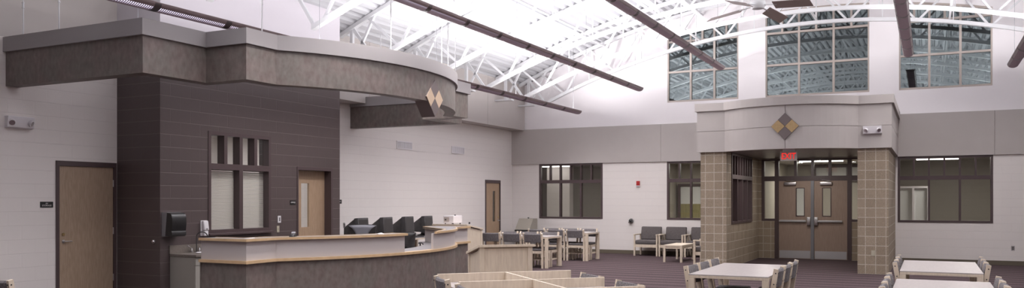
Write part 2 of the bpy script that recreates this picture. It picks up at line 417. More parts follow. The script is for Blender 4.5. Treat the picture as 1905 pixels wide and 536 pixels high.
# band of smooth panels above the windows
mb = MB()
bx = [XL, -7.87, -6.87 + 0.0, -4.9]
for a, b in ((XL - 0.04, -6.93), (-6.93, -4.0), (-4.0, -1.5), (-1.5, 1.44), (1.44, XR)):
    mb.box(a + 0.005, b - 0.005, YF - 0.045, YF + 0.25, ZB0, ZB1)
mb.box(XL, XR, YF - 0.03, YF + 0.2, ZB0 + 0.004, ZB1 - 0.004)
struct(mb.build('wall_far_band', M['beige']))
# upper far wall with three curved-top windows
HW = {'A': (-6.75, -4.73), 'B': (-4.0, -1.38), 'C': (-0.68, 1.40)}
HZ0 = 4.40
htop = lambda x: deck_z(x) - 0.42
def wall_strip(mb, xa, xb, lo, hi, y0, y1, step=0.25):
    n = max(1, int(math.ceil((xb - xa) / step))); cols = []
    for i in range(n + 1):
        x = xa + (xb - xa) * i / n
        cols.append([mb.bm.verts.new(p) for p in ((x, y0, lo(x)), (x, y0, hi(x)), (x, y1, hi(x)), (x, y1, lo(x)))])
    for p, q in zip(cols, cols[1:]):
        for k in range(4):
            j = (k + 1) % 4; mb.bm.faces.new((p[k], q[k], q[j], p[j]))
    mb.bm.faces.new(cols[0]); mb.bm.faces.new(cols[-1][::-1])
mb = MB(); prev = XL - 0.2
for k in 'ABC':
    a, b = HW[k]
    wall_strip(mb, prev, a, lambda x: ZB1, deck_z, YF, YF + 0.25)
    wall_strip(mb, a, b, lambda x: ZB1, lambda x: HZ0, YF, YF + 0.25)
    wall_strip(mb, a, b, htop, deck_z, YF, YF + 0.25)
    prev = b
wall_strip(mb, prev, XR + 0.2, lambda x: ZB1, deck_z, YF, YF + 0.25)
struct(mb.build('wall_far_upper', M['drywall']))
# plum office block, painted white above canopy height
ZP = 3.92
OWY = (10.16, 11.64); OWZ = (1.03, 2.75); ODY = (12.35, 13.40); ODZ = 2.23
def office_face(mb):
    xa, xb = TX - 0.28, TX
    mb.box(xa, xb, TY0, OWY[0], 0, ZP); mb.box(xa, xb, OWY[0], OWY[1], 0, OWZ[0]); mb.box(xa, xb, OWY[0], OWY[1], OWZ[1], ZP)
    mb.box(xa, xb, OWY[1], ODY[0], 0, ZP); mb.box(xa, xb, ODY[0], ODY[1], ODZ, ZP); mb.box(xa, xb, ODY[1], TY1, 0, ZP)
mb = MB(); office_face(mb)
mb.box(XL - 0.01, TX - 0.28, TY0, TY0 + 0.2, 0, ZP).box(XL - 0.01, TX - 0.28, TY1 - 0.2, TY1, 0, ZP)
struct(mb.build('wall_office', M['plum']))
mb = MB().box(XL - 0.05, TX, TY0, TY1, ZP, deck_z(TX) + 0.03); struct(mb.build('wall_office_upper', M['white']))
# vestibule: two block piers, side walls
VL, VR = (-4.78, -4.18), (-1.375, -0.765)
VY = 19.42
mb = MB().box(VL[0], VL[1], VY, 19.95, 0, 2.72); struct(mb.build('wall_pier_left', M['tan']))
mb = MB().box(VR[0], VR[1], VY, 19.95, 0, 2.72); struct(mb.build('wall_pier_right', M['tan']))
VW = (19.95, 22.48)
mb = MB().box(VL[1] - 0.22, VL[1], VW[0], VW[1], 0, ZS).box(VL[1] - 0.22, VL[1], VW[1], YF, 0, 2.72)
struct(mb.build('wall_vestibule_left', M['tan']))
mb = MB().box(VR[1] - 0.22, VR[1], 19.95, YF, 0, 2.72); struct(mb.build('wall_vestibule_right', M['tan']))
# vestibule fascia with bowed middle and overhanging cap
def arc3(xa, xb, y, sag, n=24):
    h = (xb - xa) / 2; R = (h * h + sag * sag) / (2 * sag); cx, cy = (xa + xb) / 2, y - sag + R
    return [(xa + (xb - xa) * i / n, cy - math.sqrt(R * R - (xa + (xb - xa) * i / n - cx) ** 2)) for i in range(n + 1)]
FX0, FX1, FY = -4.85, -0.70, 19.36
front = [(FX0, FY)] + arc3(-4.21, -1.36, FY, 0.58) + [(FX1, FY)]
def fascia(z0, z1, out, inset=0.0):
    p = [(x, y) for x, y in front]
    path = [(FX0, YF - 0.05)] + p + [(FX1, YF - 0.05)]
    o = offset_path(path, -out) if out else path
    mb = MB(); 
    poly = [(FX0 - out, YF - 0.05)] + [q for q in o[1:-1]] + [(FX1 + out, YF - 0.05)]
    return mb, poly
vf = empty('wall_vestibule_fascia'); vf['kind'] = 'structure'
path_v = [(FX0, YF - 0.05)] + front + [(FX1, YF - 0.05)]
# path goes from back-left, forward, across, and back: its right-hand side is outside when walked this way, so insides are negative
mb = MB().ribbon(path_v, 0.0, -0.22, 2.705, 3.180).ribbon(path_v, 0.0, -0.22, 3.192, 3.66).ribbon(path_v, -0.012, -0.2, 2.72, 3.66)
FASCIA = mb.build('panel', M['beige'], vf)
mb = MB().ribbon(path_v, 0.045, -0.22, 3.655, 3.835); mb.build('cap', M['beige'], vf)
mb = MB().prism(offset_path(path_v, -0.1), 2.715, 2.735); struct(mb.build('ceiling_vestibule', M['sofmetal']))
mb = MB().prism(offset_path(path_v, -0.1), 3.78, 3.80); mb.build('top', M['beige'], vf)

for (x, y) in ((-3.5, 20.6), (-2.0, 20.6), (-2.78, 22.3)):  # unseen fill lights added to brighten the vestibule, no fixtures
    l = bpy.data.lights.new('vestibule_fill', 'AREA'); l.shape = 'DISK'; l.size = 0.16; l.energy = 16; l.color = (1, 0.95, 0.9)
    o = bpy.data.objects.new('vestibule_fill', l); C.objects.link(o); o.location = (x, y, 2.708)
# baseboards
def base(name, segs):
    mb = MB()
    for a in segs: mb.box(*a)
    struct(mb.build(name, M['base']))
bh = 0.11
base('baseboard_far', [(XL, VL[1] - 0.22, YF - 0.012, YF + 0.01, 0, bh), (VR[1], XR, YF - 0.012, YF + 0.01, 0, bh)])
base('baseboard_left', [(XL - 0.01, XL + 0.012, YB, dy0 - 0.06, 0, bh), (XL - 0.01, XL + 0.012, TY1, fy0 - 0.0, 0, bh), (XL - 0.01, XL + 0.012, fy1, YF, 0, bh)])
base('baseboard_office', [(TX - 0.01, TX + 0.012, TY0, ODY[0], 0, bh), (TX - 0.01, TX + 0.012, ODY[1], TY1, 0, bh)])

# ------------------------------------------------------------------ windows
def wmap(axis, c, sgn):
    """(u, depth, z) to world: depth grows away from the hall"""
    if axis == 'y': return lambda u, d, z: (u, c + d * sgn, z)
    return lambda u, d, z: (c + d * sgn, u, z)
def wbox(mb, f, u0, u1, d0, d1, z0, z1):
    a, b = f(u0, d0, z0), f(u1, d1, z1); mb.box(a[0], b[0], a[1], b[1], a[2], b[2])
def window(name, axis, c, sgn, u0, u1, z0, z1, zt, nl, nu, d0=-0.01, d1=0.11, fw=0.055, mw=0.05, gd=0.05, tw=0.10, glass='glass', sill=True):
    root = empty(name); root['kind'] = 'structure'
    f = wmap(axis, c, sgn); mb = MB()
    wbox(mb, f, u0, u0 + fw, d0, d1, z0, z1); wbox(mb, f, u1 - fw, u1, d0, d1, z0, z1)
    wbox(mb, f, u0 + fw, u1 - fw, d0, d1, z0, z0 + fw); wbox(mb, f, u0 + fw, u1 - fw, d0, d1, z1 - fw, z1)
    wbox(mb, f, u0 + fw, u1 - fw, d0, d1, zt - tw / 2, zt + tw / 2)
    W = u1 - u0
    for i in range(1, nl):
        u = u0 + fw / 2 + (W - fw) * i / nl; wbox(mb, f, u - mw / 2, u + mw / 2, d0, d1, z0 + fw, zt - tw / 2)
    for i in range(1, nu):
        u = u0 + fw / 2 + (W - fw) * i / nu; wbox(mb, f, u - mw / 2 * 0.85, u + mw / 2 * 0.85, d0, d1, zt + tw / 2, z1 - fw)
    mb.build('window_frame', M['frame'], root)
    for i in range(nl):
        a = u0 + fw / 2 + (W - fw) * i / nl; b = u0 + fw / 2 + (W - fw) * (i + 1) / nl
        g = MB(); wbox(g, f, a, b, gd, gd + 0.006, z0 + fw * 0.7, zt); g.build('pane', M[glass], root)
    for i in range(nu):
        a = u0 + fw / 2 + (W - fw) * i / nu; b = u0 + fw / 2 + (W - fw) * (i + 1) / nu
        g = MB(); wbox(g, f, a, b, gd, gd + 0.006, zt, z1 - fw * 0.7); g.build('pane', M[glass], root)
    return root
window('window_1', 'y', YF, 1, W1[0], W1[1], ZS, ZH, 2.15, 3, 6)
window('window_2', 'y', YF, 1, W2[0], W2[1], ZS, ZH, 2.15, 3, 6)
window('window_3', 'y', YF, 1, W3[0], W3[1], ZS, ZH, 2.15, 3, 6)
window('window_4', 'x', VL[1], -1, VW[0], VW[1], ZS, ZH + 0.01, 2.15, 4, 8, d0=-0.02, d1=0.13)
window('window_5', 'x', TX, -1, OWY[0], OWY[1], OWZ[0], OWZ[1], 2.16, 2, 4, d0=-0.012, d1=0.15, fw=0.06, mw=0.085, gd=0.10, tw=0.10)
# sloping sill of the office window
struct(MB().hexa([(TX - 0.02, OWY[0] - 0.02, OWZ[0] - 0.03), (TX + 0.07, OWY[0] - 0.02, OWZ[0] - 0.03), (TX + 0.07, OWY[1] + 0.02, OWZ[0] - 0.03), (TX - 0.02, OWY[1] + 0.02, OWZ[0] - 0.03),
                  (TX - 0.02, OWY[0] - 0.02, OWZ[0] + 0.012), (TX + 0.07, OWY[0] - 0.02, OWZ[0] - 0.005), (TX + 0.07, OWY[1] + 0.02, OWZ[0] - 0.005), (TX - 0.02, OWY[1] + 0.02, OWZ[0] + 0.012)]).build('trim_1', M['frame']))
# high windows
def high_window(name, a, b):
    root = empty(name); root['kind'] = 'structure'
    mb = MB(); y0, y1 = YF + 0.02, YF + 0.12; w = 0.055
    def vert(u, z0, ww=w): mb.box(u - ww / 2, u + ww / 2, y0, y1, z0, htop(u))
    mb.box(a, a + w * 0.7, y0, y1, HZ0, htop(a + w)); mb.box(b - w * 0.7, b, y0, y1, HZ0, htop(b))
    mb.box(a + 0.002, b - 0.002, y0 + 0.004, y1 - 0.004, HZ0, HZ0 + w)
    for z in (5.27, 6.14):
        mb.box(a + 0.002, b - 0.002, y0 + 0.004, y1 - 0.004, z - w / 2, z + w / 2)
    n = 3
    for i in range(1, n): vert(a + (b - a) * i / n, HZ0)
    for i in range(n): vert(a + (b - a) * (i + 0.5) / n, 6.14)
    k = 14
    for i in range(k):
        xa, xb = a + (b - a) * i / k, a + (b - a) * (i + 1) / k
        mb.hexa([(xa, y0 + 0.004, htop(xa) - w), (xb, y0 + 0.004, htop(xb) - w), (xb, y1 - 0.004, htop(xb) - w), (xa, y1 - 0.004, htop(xa) - w), (xa, y0 + 0.004, htop(xa) - 0.001), (xb, y0 + 0.004, htop(xb) - 0.001), (xb, y1 - 0.004, htop(xb) - 0.001), (xa, y1 - 0.004, htop(xa) - 0.001)])
    mb.build('window_frame', M['alu'], root)
    def pane(xa, xb, z0, zt):
        g = MB(); wall_strip(g, xa, xb, lambda x: z0, zt, YF + 0.07, YF + 0.078); g.build('pane', M['nightglass'], root)
    for i in range(n):
        xa, xb = a + (b - a) * i / n, a + (b - a) * (i + 1) / n
        pane(xa, xb, HZ0, lambda x: 5.27); pane(xa, xb, 5.27, lambda x: 6.14)
        xm = (xa + xb) / 2
        pane(xa, xm, 6.14, htop); pane(xm, xb, 6.14, htop)
    return root
for i, k in enumerate('ABC'): high_window('window_%d' % (6 + i), *HW[k])

# ------------------------------------------------------------------ doors
def lever(root, p, along, out, m='satin', name='handle'):
    p = Vector(p); along = Vector(along); out = Vector(out)
    mb = MB().cyl(p, p + out * 0.012, 0.026, n=16).cyl(p, p + out * 0.055, 0.010).cyl(p + out * 0.05 - along * 0.01, p + out * 0.05 + along * 0.115, 0.009, 0.007)
    return mb.build(name, M[m], root, auto=True)
# near left door (slab oak), opens onto the hall
d = empty('door_1'); d['kind'] = 'structure'
mb = MB(); fw = 0.05
mb.box(XL - 0.15, XL + 0.02, dy0, dy0 + fw, 0, dzt).box(XL - 0.15, XL + 0.02, dy1 - fw, dy1, 0, dzt).box(XL - 0.15, XL + 0.02, dy0 + fw, dy1 - fw, dzt - 0.075, dzt)
mb.build('door_frame', M['frame'], d)
leaf = MB().box(XL - 0.05, XL - 0.005, dy0 + fw + 0.003, dy1 - fw - 0.003, 0.008, dzt - 0.078).build('door_leaf', M['oak'], d)
lever(leaf, (XL - 0.005, dy0 + 0.125, 0.965), (0, 1, 0), (1, 0, 0))
MB().cyl((XL - 0.005, dy0 + 0.125, 1.07), (XL + 0.010, dy0 + 0.125, 1.07), 0.022, n=16).build('lock', M['brass'], leaf, auto=True)
for z in (0.35, 1.10, 1.86): MB().cyl((XL + 0.004, dy1 - fw, z - 0.055), (XL + 0.004, dy1 - fw, z + 0.055), 0.009).build('hinge', M['satin'], d, auto=True)
# far left door with slim lite
d = empty('door_2'); d['kind'] = 'structure'
mb = MB()
mb.box(XL - 0.15, XL + 0.02, fy0, fy0 + fw, 0, 2.19).box(XL - 0.15, XL + 0.02, fy1 - fw, fy1, 0, 2.19).box(XL - 0.15, XL + 0.02, fy0 + fw, fy1 - fw, 2.10, 2.19)
mb.build('door_frame', M['frame'], d)
def leaf_with_lite(parent, x0, x1, y0, y1, z0, z1, ly0, ly1, lz0, lz1, m, axis='x'):
    mb = MB()
    if axis == 'x':
        for a in ((y0, ly0, z0, z1), (ly1, y1, z0, z1), (ly0, ly1, z0, lz0), (ly0, ly1, lz1, z1)): mb.box(x0, x1, *a)
    else:
        for a in ((y0, ly0, z0, z1), (ly1, y1, z0, z1), (ly0, ly1, z0, lz0), (ly0, ly1, lz1, z1)): mb.box(a[0], a[1], x0, x1, a[2], a[3])
    leaf = mb.build('door_leaf', M[m], parent)
    xm = (x0 + x1) / 2
    g = MB()
    if axis == 'x': g.box(xm - 0.003, xm + 0.003, ly0, ly1, lz0, lz1)
    else: g.box(ly0, ly1, xm - 0.003, xm + 0.003, lz0, lz1)
    g.build('vision_pane', M['glass'], leaf)
    return leaf
leaf = leaf_with_lite(d, XL - 0.05, XL - 0.005, fy0 + fw + 0.003, fy1 - fw - 0.003, 0.008, 2.097, fy0 + 0.50, fy0 + 0.66, 0.94, 1.86, 'oakpale')
lever(leaf, (XL - 0.005, fy1 - 0.13, 0.965), (0, -1, 0), (1, 0, 0))
MB().cyl((XL - 0.005, fy1 - 0.13, 1.07), (XL + 0.010, fy1 - 0.13, 1.07), 0.022, n=16).build('lock', M['brass'], leaf, auto=True)
# office door, set back in the block
d = empty('door_3'); d['kind'] = 'structure'
mb = MB()
mb.box(TX - 0.22, TX + 0.012, ODY[0], ODY[0] + 0.035, 0, ODZ).box(TX - 0.22, TX + 0.012, ODY[1] - 0.05, ODY[1], 0, ODZ).box(TX - 0.22, TX + 0.012, ODY[0] + 0.035, ODY[1] - 0.05, ODZ - 0.06, ODZ)
mb.build('door_frame', M['frame'], d)
leaf = leaf_with_lite(d, TX - 0.20, TX - 0.155, ODY[0] + 0.038, ODY[1] - 0.053, 0.008, ODZ - 0.063, ODY[0] + 0.30, ODY[0] + 0.53, 1.06, 1.92, 'oakpale')
lever(leaf, (TX - 0.155, ODY[0] + 0.10, 0.96), (0, 1, 0), (1, 0, 0), 'brass')
# entrance: pair of doors, sidelights, transoms
d = empty('door_4'); d['kind'] = 'structure'
e0, e1 = YF - 0.01, YF + 0.12
ZT0, ZT1 = 2.105, 2.235
mb = MB()
for u0, u1 in ((DW[0] + 0.08, DW[0] + 0.15), (DJ[0] - 0.055, DJ[0] + 0.05), (DJ[1] - 0.05, DJ[1] + 0.055), (DW[1] - 0.03, DW[1] + 0.03)):
    mb.box(u0, u1, e0, e1, ZS if u0 < -4 or u0 > -1.5 else 0, ZB0 + 0.01)
h0, h1 = e0 + 0.004, e1 - 0.004
mb.box(DW[0] + 0.082, DW[1] + 0.028, h0, h1, ZT0, ZT1); mb.box(DW[0] + 0.082, DW[1] + 0.028, h0, h1, 2.655, ZB0 + 0.009)
mb.box(DW[0] + 0.082, DJ[0], h0, h1, ZS + 0.001, ZS + 0.06); mb.box(DJ[1], DW[1] + 0.028, h0, h1, ZS + 0.001, ZS + 0.06)
DM = (DJ[0] + DJ[1]) / 2
for u in (DJ[0] + 0.05 + 0.435, DM, DJ[1] - 0.05 - 0.435): mb.box(u - 0.035, u + 0.035, e0, e1, ZT1 - 0.01, 2.665)
mb.build('door_frame', M['frame'], d)
MB().box(DM - 0.04, DM + 0.04, e0 - 0.02, e1, 0, ZT0).build('center_mullion', M['mullion'], d)
g = MB().box(DW[0] + 0.1, DJ[0], YF + 0.05, YF + 0.056, ZS + 0.03, ZT0 + 0.03); g.build('sidelight_pane', M['glass'], d)
g = MB().box(DJ[1], DW[1], YF + 0.05, YF + 0.056, ZS + 0.03, ZT0 + 0.03); g.build('sidelight_pane', M['glass'], d)
us = [DW[0] + 0.1, DJ[0], DJ[0] + 0.485, DM, DJ[1] - 0.485, DJ[1], DW[1]]
for a, b in zip(us, us[1:]): MB().box(a, b, YF + 0.05, YF + 0.056, ZT1 - 0.03, 2.68).build('transom_pane', M['glass'], d)
for side in (-1, 1):
    a, b = (DJ[0] + 0.053, DM - 0.043) if side < 0 else (DM + 0.043, DJ[1] - 0.053)
    l0, l1 = (a + 0.46, a + 0.65) if side < 0 else (a + 0.22, a + 0.41)
    leaf = leaf_with_lite(d, YF + 0.005, YF + 0.05, a, b, 0.008, ZT0 - 0.003, l0, l1, 1.17, 1.90, 'oakdark', 'y')
    mb = MB(); 
    for q in ((l0 - 0.02, l0, 1.15, 1.92), (l1, l1 + 0.02, 1.15, 1.92), (l0, l1, 1.15, 1.17), (l0, l1, 1.90, 1.92)): mb.box(q[0], q[1], YF - 0.002, YF + 0.01, q[2], q[3])
    mb.build('lite_trim', M['frame'], leaf)
    MB().box(a + 0.015, b - 0.015, YF + 0.001, YF + 0.006, 0.02, 0.225).build('kick_plate', M['plate'], leaf)
    pb = MB().box(a + 0.01, b - 0.12, YF - 0.055, YF - 0.02, 0.995, 1.05, 0.008)
    pb.build('panic_bar', M['plate'], leaf, auto=True)
    ub = b - 0.05 if side < 0 else a + 0.05
    # latch end sits beside the centre mullion
    MB().box(ub - 0.045, ub + 0.045, YF - 0.065, YF + 0.004, 0.91, 1.13, 0.01).build('latch_case', M['satin'], leaf, auto=True)
    MB().box(a + 0.15, a + 0.45, YF - 0.06, YF + 0.004, 1.985, 2.07, 0.008).build('door_closer', M['satin'], leaf, auto=True)
    MB().bar((a + 0.30, YF - 0.03, 2.075), (a + 0.42, YF - 0.10, 2.10), 0.025, 0.012).bar((a + 0.42, YF - 0.10, 2.10), (a + 0.20, YF - 0.02, 2.12), 0.025, 0.012).build('closer_arm', M['satin'], leaf)

# ------------------------------------------------------------------ rooms seen through the glass
def room(tagname, xa, xb, ya, yb, h, lamps):
    mb = MB().box(xa - 0.1, xa, ya, yb, 0, h).box(xb, xb + 0.1, ya, yb, 0, h).box(xa, xb, yb, yb + 0.15, 0, h)
    struct(mb.build('wall_' + tagname, M['roomwall']))
    struct(MB().box(xa - 0.1, xb + 0.1, ya, yb + 0.15, h, h + 0.05).build('ceiling_' + tagname, M['roomceil']))
    return lamps
def strip_light(x0, x1, y, z, label, w=0.16):
    t = thing('strip_light', label, 'ceiling light', ((x0 + x1) / 2, y, z))
    L = (x1 - x0) / 2
    MB().box(-L, L, -w / 2, w / 2, -0.03, 0, 0.004).build('housing', M['whiteplastic'], t)
    MB().box(-L + 0.02, L - 0.02, -w / 2 + 0.015, w / 2 - 0.015, -0.06, -0.03, 0.01).build('diffuser', M['striplamp'], t)
    return t
room('study_room', -13.6, -8.2, YF + 0.22, 29.5, 2.84, 0)
strip_light(-12.75, -11.45, 27.6, 2.84, 'fluorescent strip light glowing beyond the leftmost far wall window')
struct(MB().box(-12.56, -11.66, 27.95, 28.3, 0, 2.838).build('wall_study_pier', M['cream']))
room('corridor', -8.0, -4.42, YF + 0.22, 29.0, 2.84, 0)
room('entrance_hall', -4.3, -1.2, YF + 0.22, 29.5, 2.77, 0)
strip_light(-3.45, -2.2, 25.9, 2.77, 'fluorescent strip light glowing beyond the double doors')
room('classroom', -1.0, 3.6, YF + 0.22, 29.5, 2.84, 0)
strip_light(-0.35, 0.80, 27.6, 2.84, 'fluorescent strip light glowing beyond the right far wall window')
def far_panel(x0, x1, y, z0, z1, name, fr, pane, cols=2, fw=0.09, zsplit=None, low=None):
    root = empty(name); root['kind'] = 'structure'
    mb = MB().box(x0, x0 + fw, y - 0.08, y, z0, z1).box(x1 - fw, x1, y - 0.08, y, z0, z1).box(x0 + fw, x1 - fw, y - 0.08, y, z0, z0 + fw).box(x0 + fw, x1 - fw, y - 0.08, y, z1 - fw, z1)
    for i in range(1, cols):
        u = x0 + (x1 - x0) * i / cols; mb.box(u - fw / 2, u + fw / 2, y - 0.08, y, z0 + fw, z1 - fw)
    mb.build('window_frame', M[fr], root)
    if zsplit:
        MB().box(x0 + fw, x1 - fw, y - 0.03, y - 0.02, zsplit, z1 - fw).build('shade', M[pane], root)
        MB().box(x0 + fw, x1 - fw, y - 0.04, y - 0.02, z0 + fw, zsplit).build('curtain', M[low], root)
    else:
        MB().box(x0 + fw, x1 - fw, y - 0.03, y - 0.02, z0 + fw, z1 - fw).build('shade', M[pane], root)
    return root
far_panel(-4.15, -3.55, 29.4, 0.6, 2.3, 'window_9', 'frame', 'shade', 1)
far_panel(-3.45, -1.3, 29.4, 2.2, 2.75, 'window_10', 'frame', 'shade', 4)
far_panel(-7.9, -6.2, 28.9, 0.75, 2.15, 'window_11', 'frame', 'shade', 2, zsplit=1.45, low='olive')
far_panel(-0.8, 0.02, 26.2, 0.9, 1.98, 'window_12', 'whiteplastic', 'shade', 2, fw=0.055)
for (x, y, e) in ((-10.4, 25.6, 60), (-6.2, 26.5, 90), (-2.75, 27.0, 80), (1.2, 25.6, 70)):
    l = bpy.data.lights.new('room_light', 'AREA'); l.shape = 'RECTANGLE'; l.size = 1.2; l.size_y = 0.3; l.energy = e; l.color = (1, 0.95, 0.88)
    o = bpy.data.objects.new('room_light', l); C.objects.link(o); o.location = (x, y, 2.745)
# office interior
mb = MB().box(-15.2, -15, TY0 + 0.2, TY1 - 0.2, 0, 2.95).box(-15.0, TX - 0.285, TY0 + 0.201, TY0 + 0.24, 0, 2.95).box(-15.0, TX - 0.285, TY1 - 0.24, TY1 - 0.201, 0, 2.95)
struct(mb.build('wall_office_inside', M['cream']))
struct(MB().box(-15.2, TX - 0.28, TY0 + 0.2, TY1 - 0.2, 2.95, 3.0).build('ceiling_office', M['roomceil']))
l = bpy.data.lights.new('office_light', 'AREA'); l.shape = 'RECTANGLE'; l.size = 1.2; l.size_y = 0.6; l.energy = 60; l.color = (0.98, 0.97, 1.0)
o = bpy.data.objects.new('office_light', l); C.objects.link(o); o.location = (-12.6, 11.4, 2.92)
def strip_office(y, label):
    t = thing('troffer_light', label, 'ceiling light', (-12.6, y, 2.95))
    MB().box(-0.62, 0.62, -0.16, 0.16, -0.03, 0, 0.004).build('housing', M['whiteplastic'], t)
    MB().box(-0.58, 0.58, -0.13, 0.13, -0.04, -0.028).build('diffuser', M['striplamp'], t)
strip_office(12.2, 'lit ceiling fixture inside the plum walled office')
# window blinds in the office, one per lower pane
yc = [OWY[0] + 0.06, (OWY[0] + OWY[1]) / 2 - 0.045, (OWY[0] + OWY[1]) / 2 + 0.045, OWY[1] - 0.06]
for (a, b, lab) in ((yc[0], yc[1], 'white venetian blind closed in the left pane of the office window'), (yc[2], yc[3], 'white venetian blind closed in the right pane of the office window')):
    t = thing('window_blind', lab, 'blind', (TX - 0.126, (a + b) / 2, OWZ[0] + 0.06), 0, 'blinds in the office window')
    h = (b - a) / 2; top = 2.13 - OWZ[0] - 0.08
    mb = MB(); n = 44
    for i in range(n):
        z = 0.02 + (top - 0.04) * i / n
        mb.hexa([(0.008, -h, z), (-0.004, -h, z + 0.017), (-0.004, h, z + 0.017), (0.008, h, z), (0.0095, -h, z + 0.001), (-0.0025, -h, z + 0.018), (-0.0025, h, z + 0.018), (0.0095, h, z + 0.001)])
    mb.build('slat_stack', M['blind'], t)
    MB().box(-0.015, 0.012, -h, h, top - 0.01, top + 0.025).build('head_rail', M['blind'], t)
    MB().box(-0.012, 0.008, -h, h, 0.0, 0.018).build('bottom_rail', M['blind'], t)

# ------------------------------------------------------------------ roof trusses
TYS = [23.1, 21.55, 19.25, 16.80, 14.35, 11.88, 9.43, 7.0, 4.55, 2.1]
bot_n = [X0 + s * (0.795 + 1.59 * i) for i in range(5) for s in (-1, 1)]; bot_n.sort()
top_n = [X0 + 1.59 * i for i in range(-5, 6)]
def arc_bar(z, xa, xb, w, h, n=36):
    mb = MB(); cols = []
    for i in range(n + 1):
        x = xa + (xb - xa) * i / n; zz = z(x)
        cols.append([mb.bm.verts.new(p) for p in ((x, -w / 2, zz - h / 2), (x, w / 2, zz - h / 2), (x, w / 2, zz + h / 2), (x, -w / 2, zz + h / 2))])
    for p, q in zip(cols, cols[1:]):
        for k in range(4):
            j = (k + 1) % 4; mb.bm.faces.new((p[k], p[j], q[j], q[k]))
    mb.bm.faces.new(cols[0][::-1]); mb.bm.faces.new(cols[-1]); return mb
BOT = arc_bar(chord_z, -10.47, 2 * X0 + 10.47, 0.115, 0.09).mesh('bottom_chord')
BOTS = arc_bar(chord_z, -9.98, 2 * X0 + 10.47, 0.115, 0.09).mesh('bottom_chord')
ENDB = {k: MB().bar((a_, 0, chord_z(a_)), (b_, 0, tz(b_)), 0.06, 0.05, up=(0, 1, 0)).mesh('end_brace') for k, a_, b_ in (('far', -10.42, -10.98), ('office', -9.94, -10.45), ('right', 2 * X0 + 10.42, 2 * X0 + 10.98))}
def TOPM(xa): return arc_bar(tz, xa, XR - 0.02, 0.115, 0.085).mesh('top_chord')
TOPS = {'far': TOPM(XLU + 0.01), 'office': TOPM(TX + 0.01), 'near': TOPM(XL + 0.01)}
DIA = {}; VER = {}
for i, b in enumerate(bot_n):
    for s in (-0.795, 0.795):
        DIA[(i, s)] = MB().bar((b + 0.03 * (1 if s > 0 else -1), 0, chord_z(b)), (b + s, 0, tz(b + s)), 0.05, 0.045, up=(0, 1, 0)).mesh('diagonal_brace')
for i, t in enumerate(top_n):
    if abs(t - X0) < 7.9: VER[i] = MB().bar((t, 0, chord_z(t)), (t, 0, tz(t)), 0.028, 0.028, up=(0, 1, 0)).mesh('vertical_strut')
for me in [BOT, BOTS, *ENDB.values(), *TOPS.values(), *DIA.values(), *VER.values()]: me.materials.append(M['steel'])
ordw = ['first', 'second', 'third', 'fourth', 'fifth', 'sixth', 'seventh', 'eighth', 'ninth', 'tenth', 'eleventh']
BRK = {}
for k, y in enumerate(TYS):
    lab = ('white curved steel roof truss closest to the high windows' if k == 0 else 'white curved steel roof truss, %s one out from the high windowed wall' % ordw[k])
    t = thing('roof_truss', lab, 'truss', (0, y, 0), 0, 'roof trusses across the vault')
    kind = 'office' if TY0 - 0.2 < y < TY1 + 0.2 else ('far' if y > TY1 else 'near')
    inst('bottom_chord', BOTS if kind == 'office' else BOT, t)
    inst('top_chord', TOPS[kind], t)
    inst('end_brace', ENDB['office' if kind == 'office' else 'far'], t); inst('end_brace', ENDB['right'], t)
    for (i_, s_), me in DIA.items():
        if not (kind == 'office' and i_ == 0 and s_ < 0): inst('diagonal_brace', me, t)
    for i_, me in VER.items(): inst('vertical_strut', me, t)
    if kind == 'far':
        MB().box(XLU + 0.004, XLU + 0.55, -0.09, 0.09, 4.47, 4.51).build('bearing_plate', M['steel'], t)
        MB().bar((XLU + 0.32, 0, 4.51), (XLU + 0.32, 0, tz(XLU + 0.32)), 0.07, 0.07, up=(0, 1, 0)).build('bearing_post', M['steel'], t)
        MB().bar((XLU + 0.36, 0, 4.51), (XLU + 0.92, 0, tz(XLU + 0.92)), 0.05, 0.05, up=(0, 1, 0)).build('bearing_brace', M['steel'], t)
# lengthwise bridging angles that tie the trusses
blab = {-8.55: 'white steel bridging angle along the left slope of the vault', -5.72: 'white steel bridging angle left of the vault crown', X0 + 0.0: 'white steel bridging angle along the vault crown', 0.46: 'white steel bridging angle right of the vault crown', 3.6: 'white steel bridging angle along the right slope of the vault'}
for x, lab in blab.items():
    t = thing('bridging_angle', lab, 'steel angle', (x, 0, 0), 0, 'bridging angles under the deck')
    zb = chord_z(x) + 0.075
    MB().box(-0.025, 0.025, TYS[-1] - 0.1, 23.2, zb - 0.02, zb + 0.02).build('lower_angle', M['steel'], t)
    zt = deck_z(x) - 0.118
    MB().box(-0.02, 0.02, TYS[-1] - 0.1, YF - 0.002, zt - 0.02, zt + 0.02).build('upper_angle', M['steel'], t)

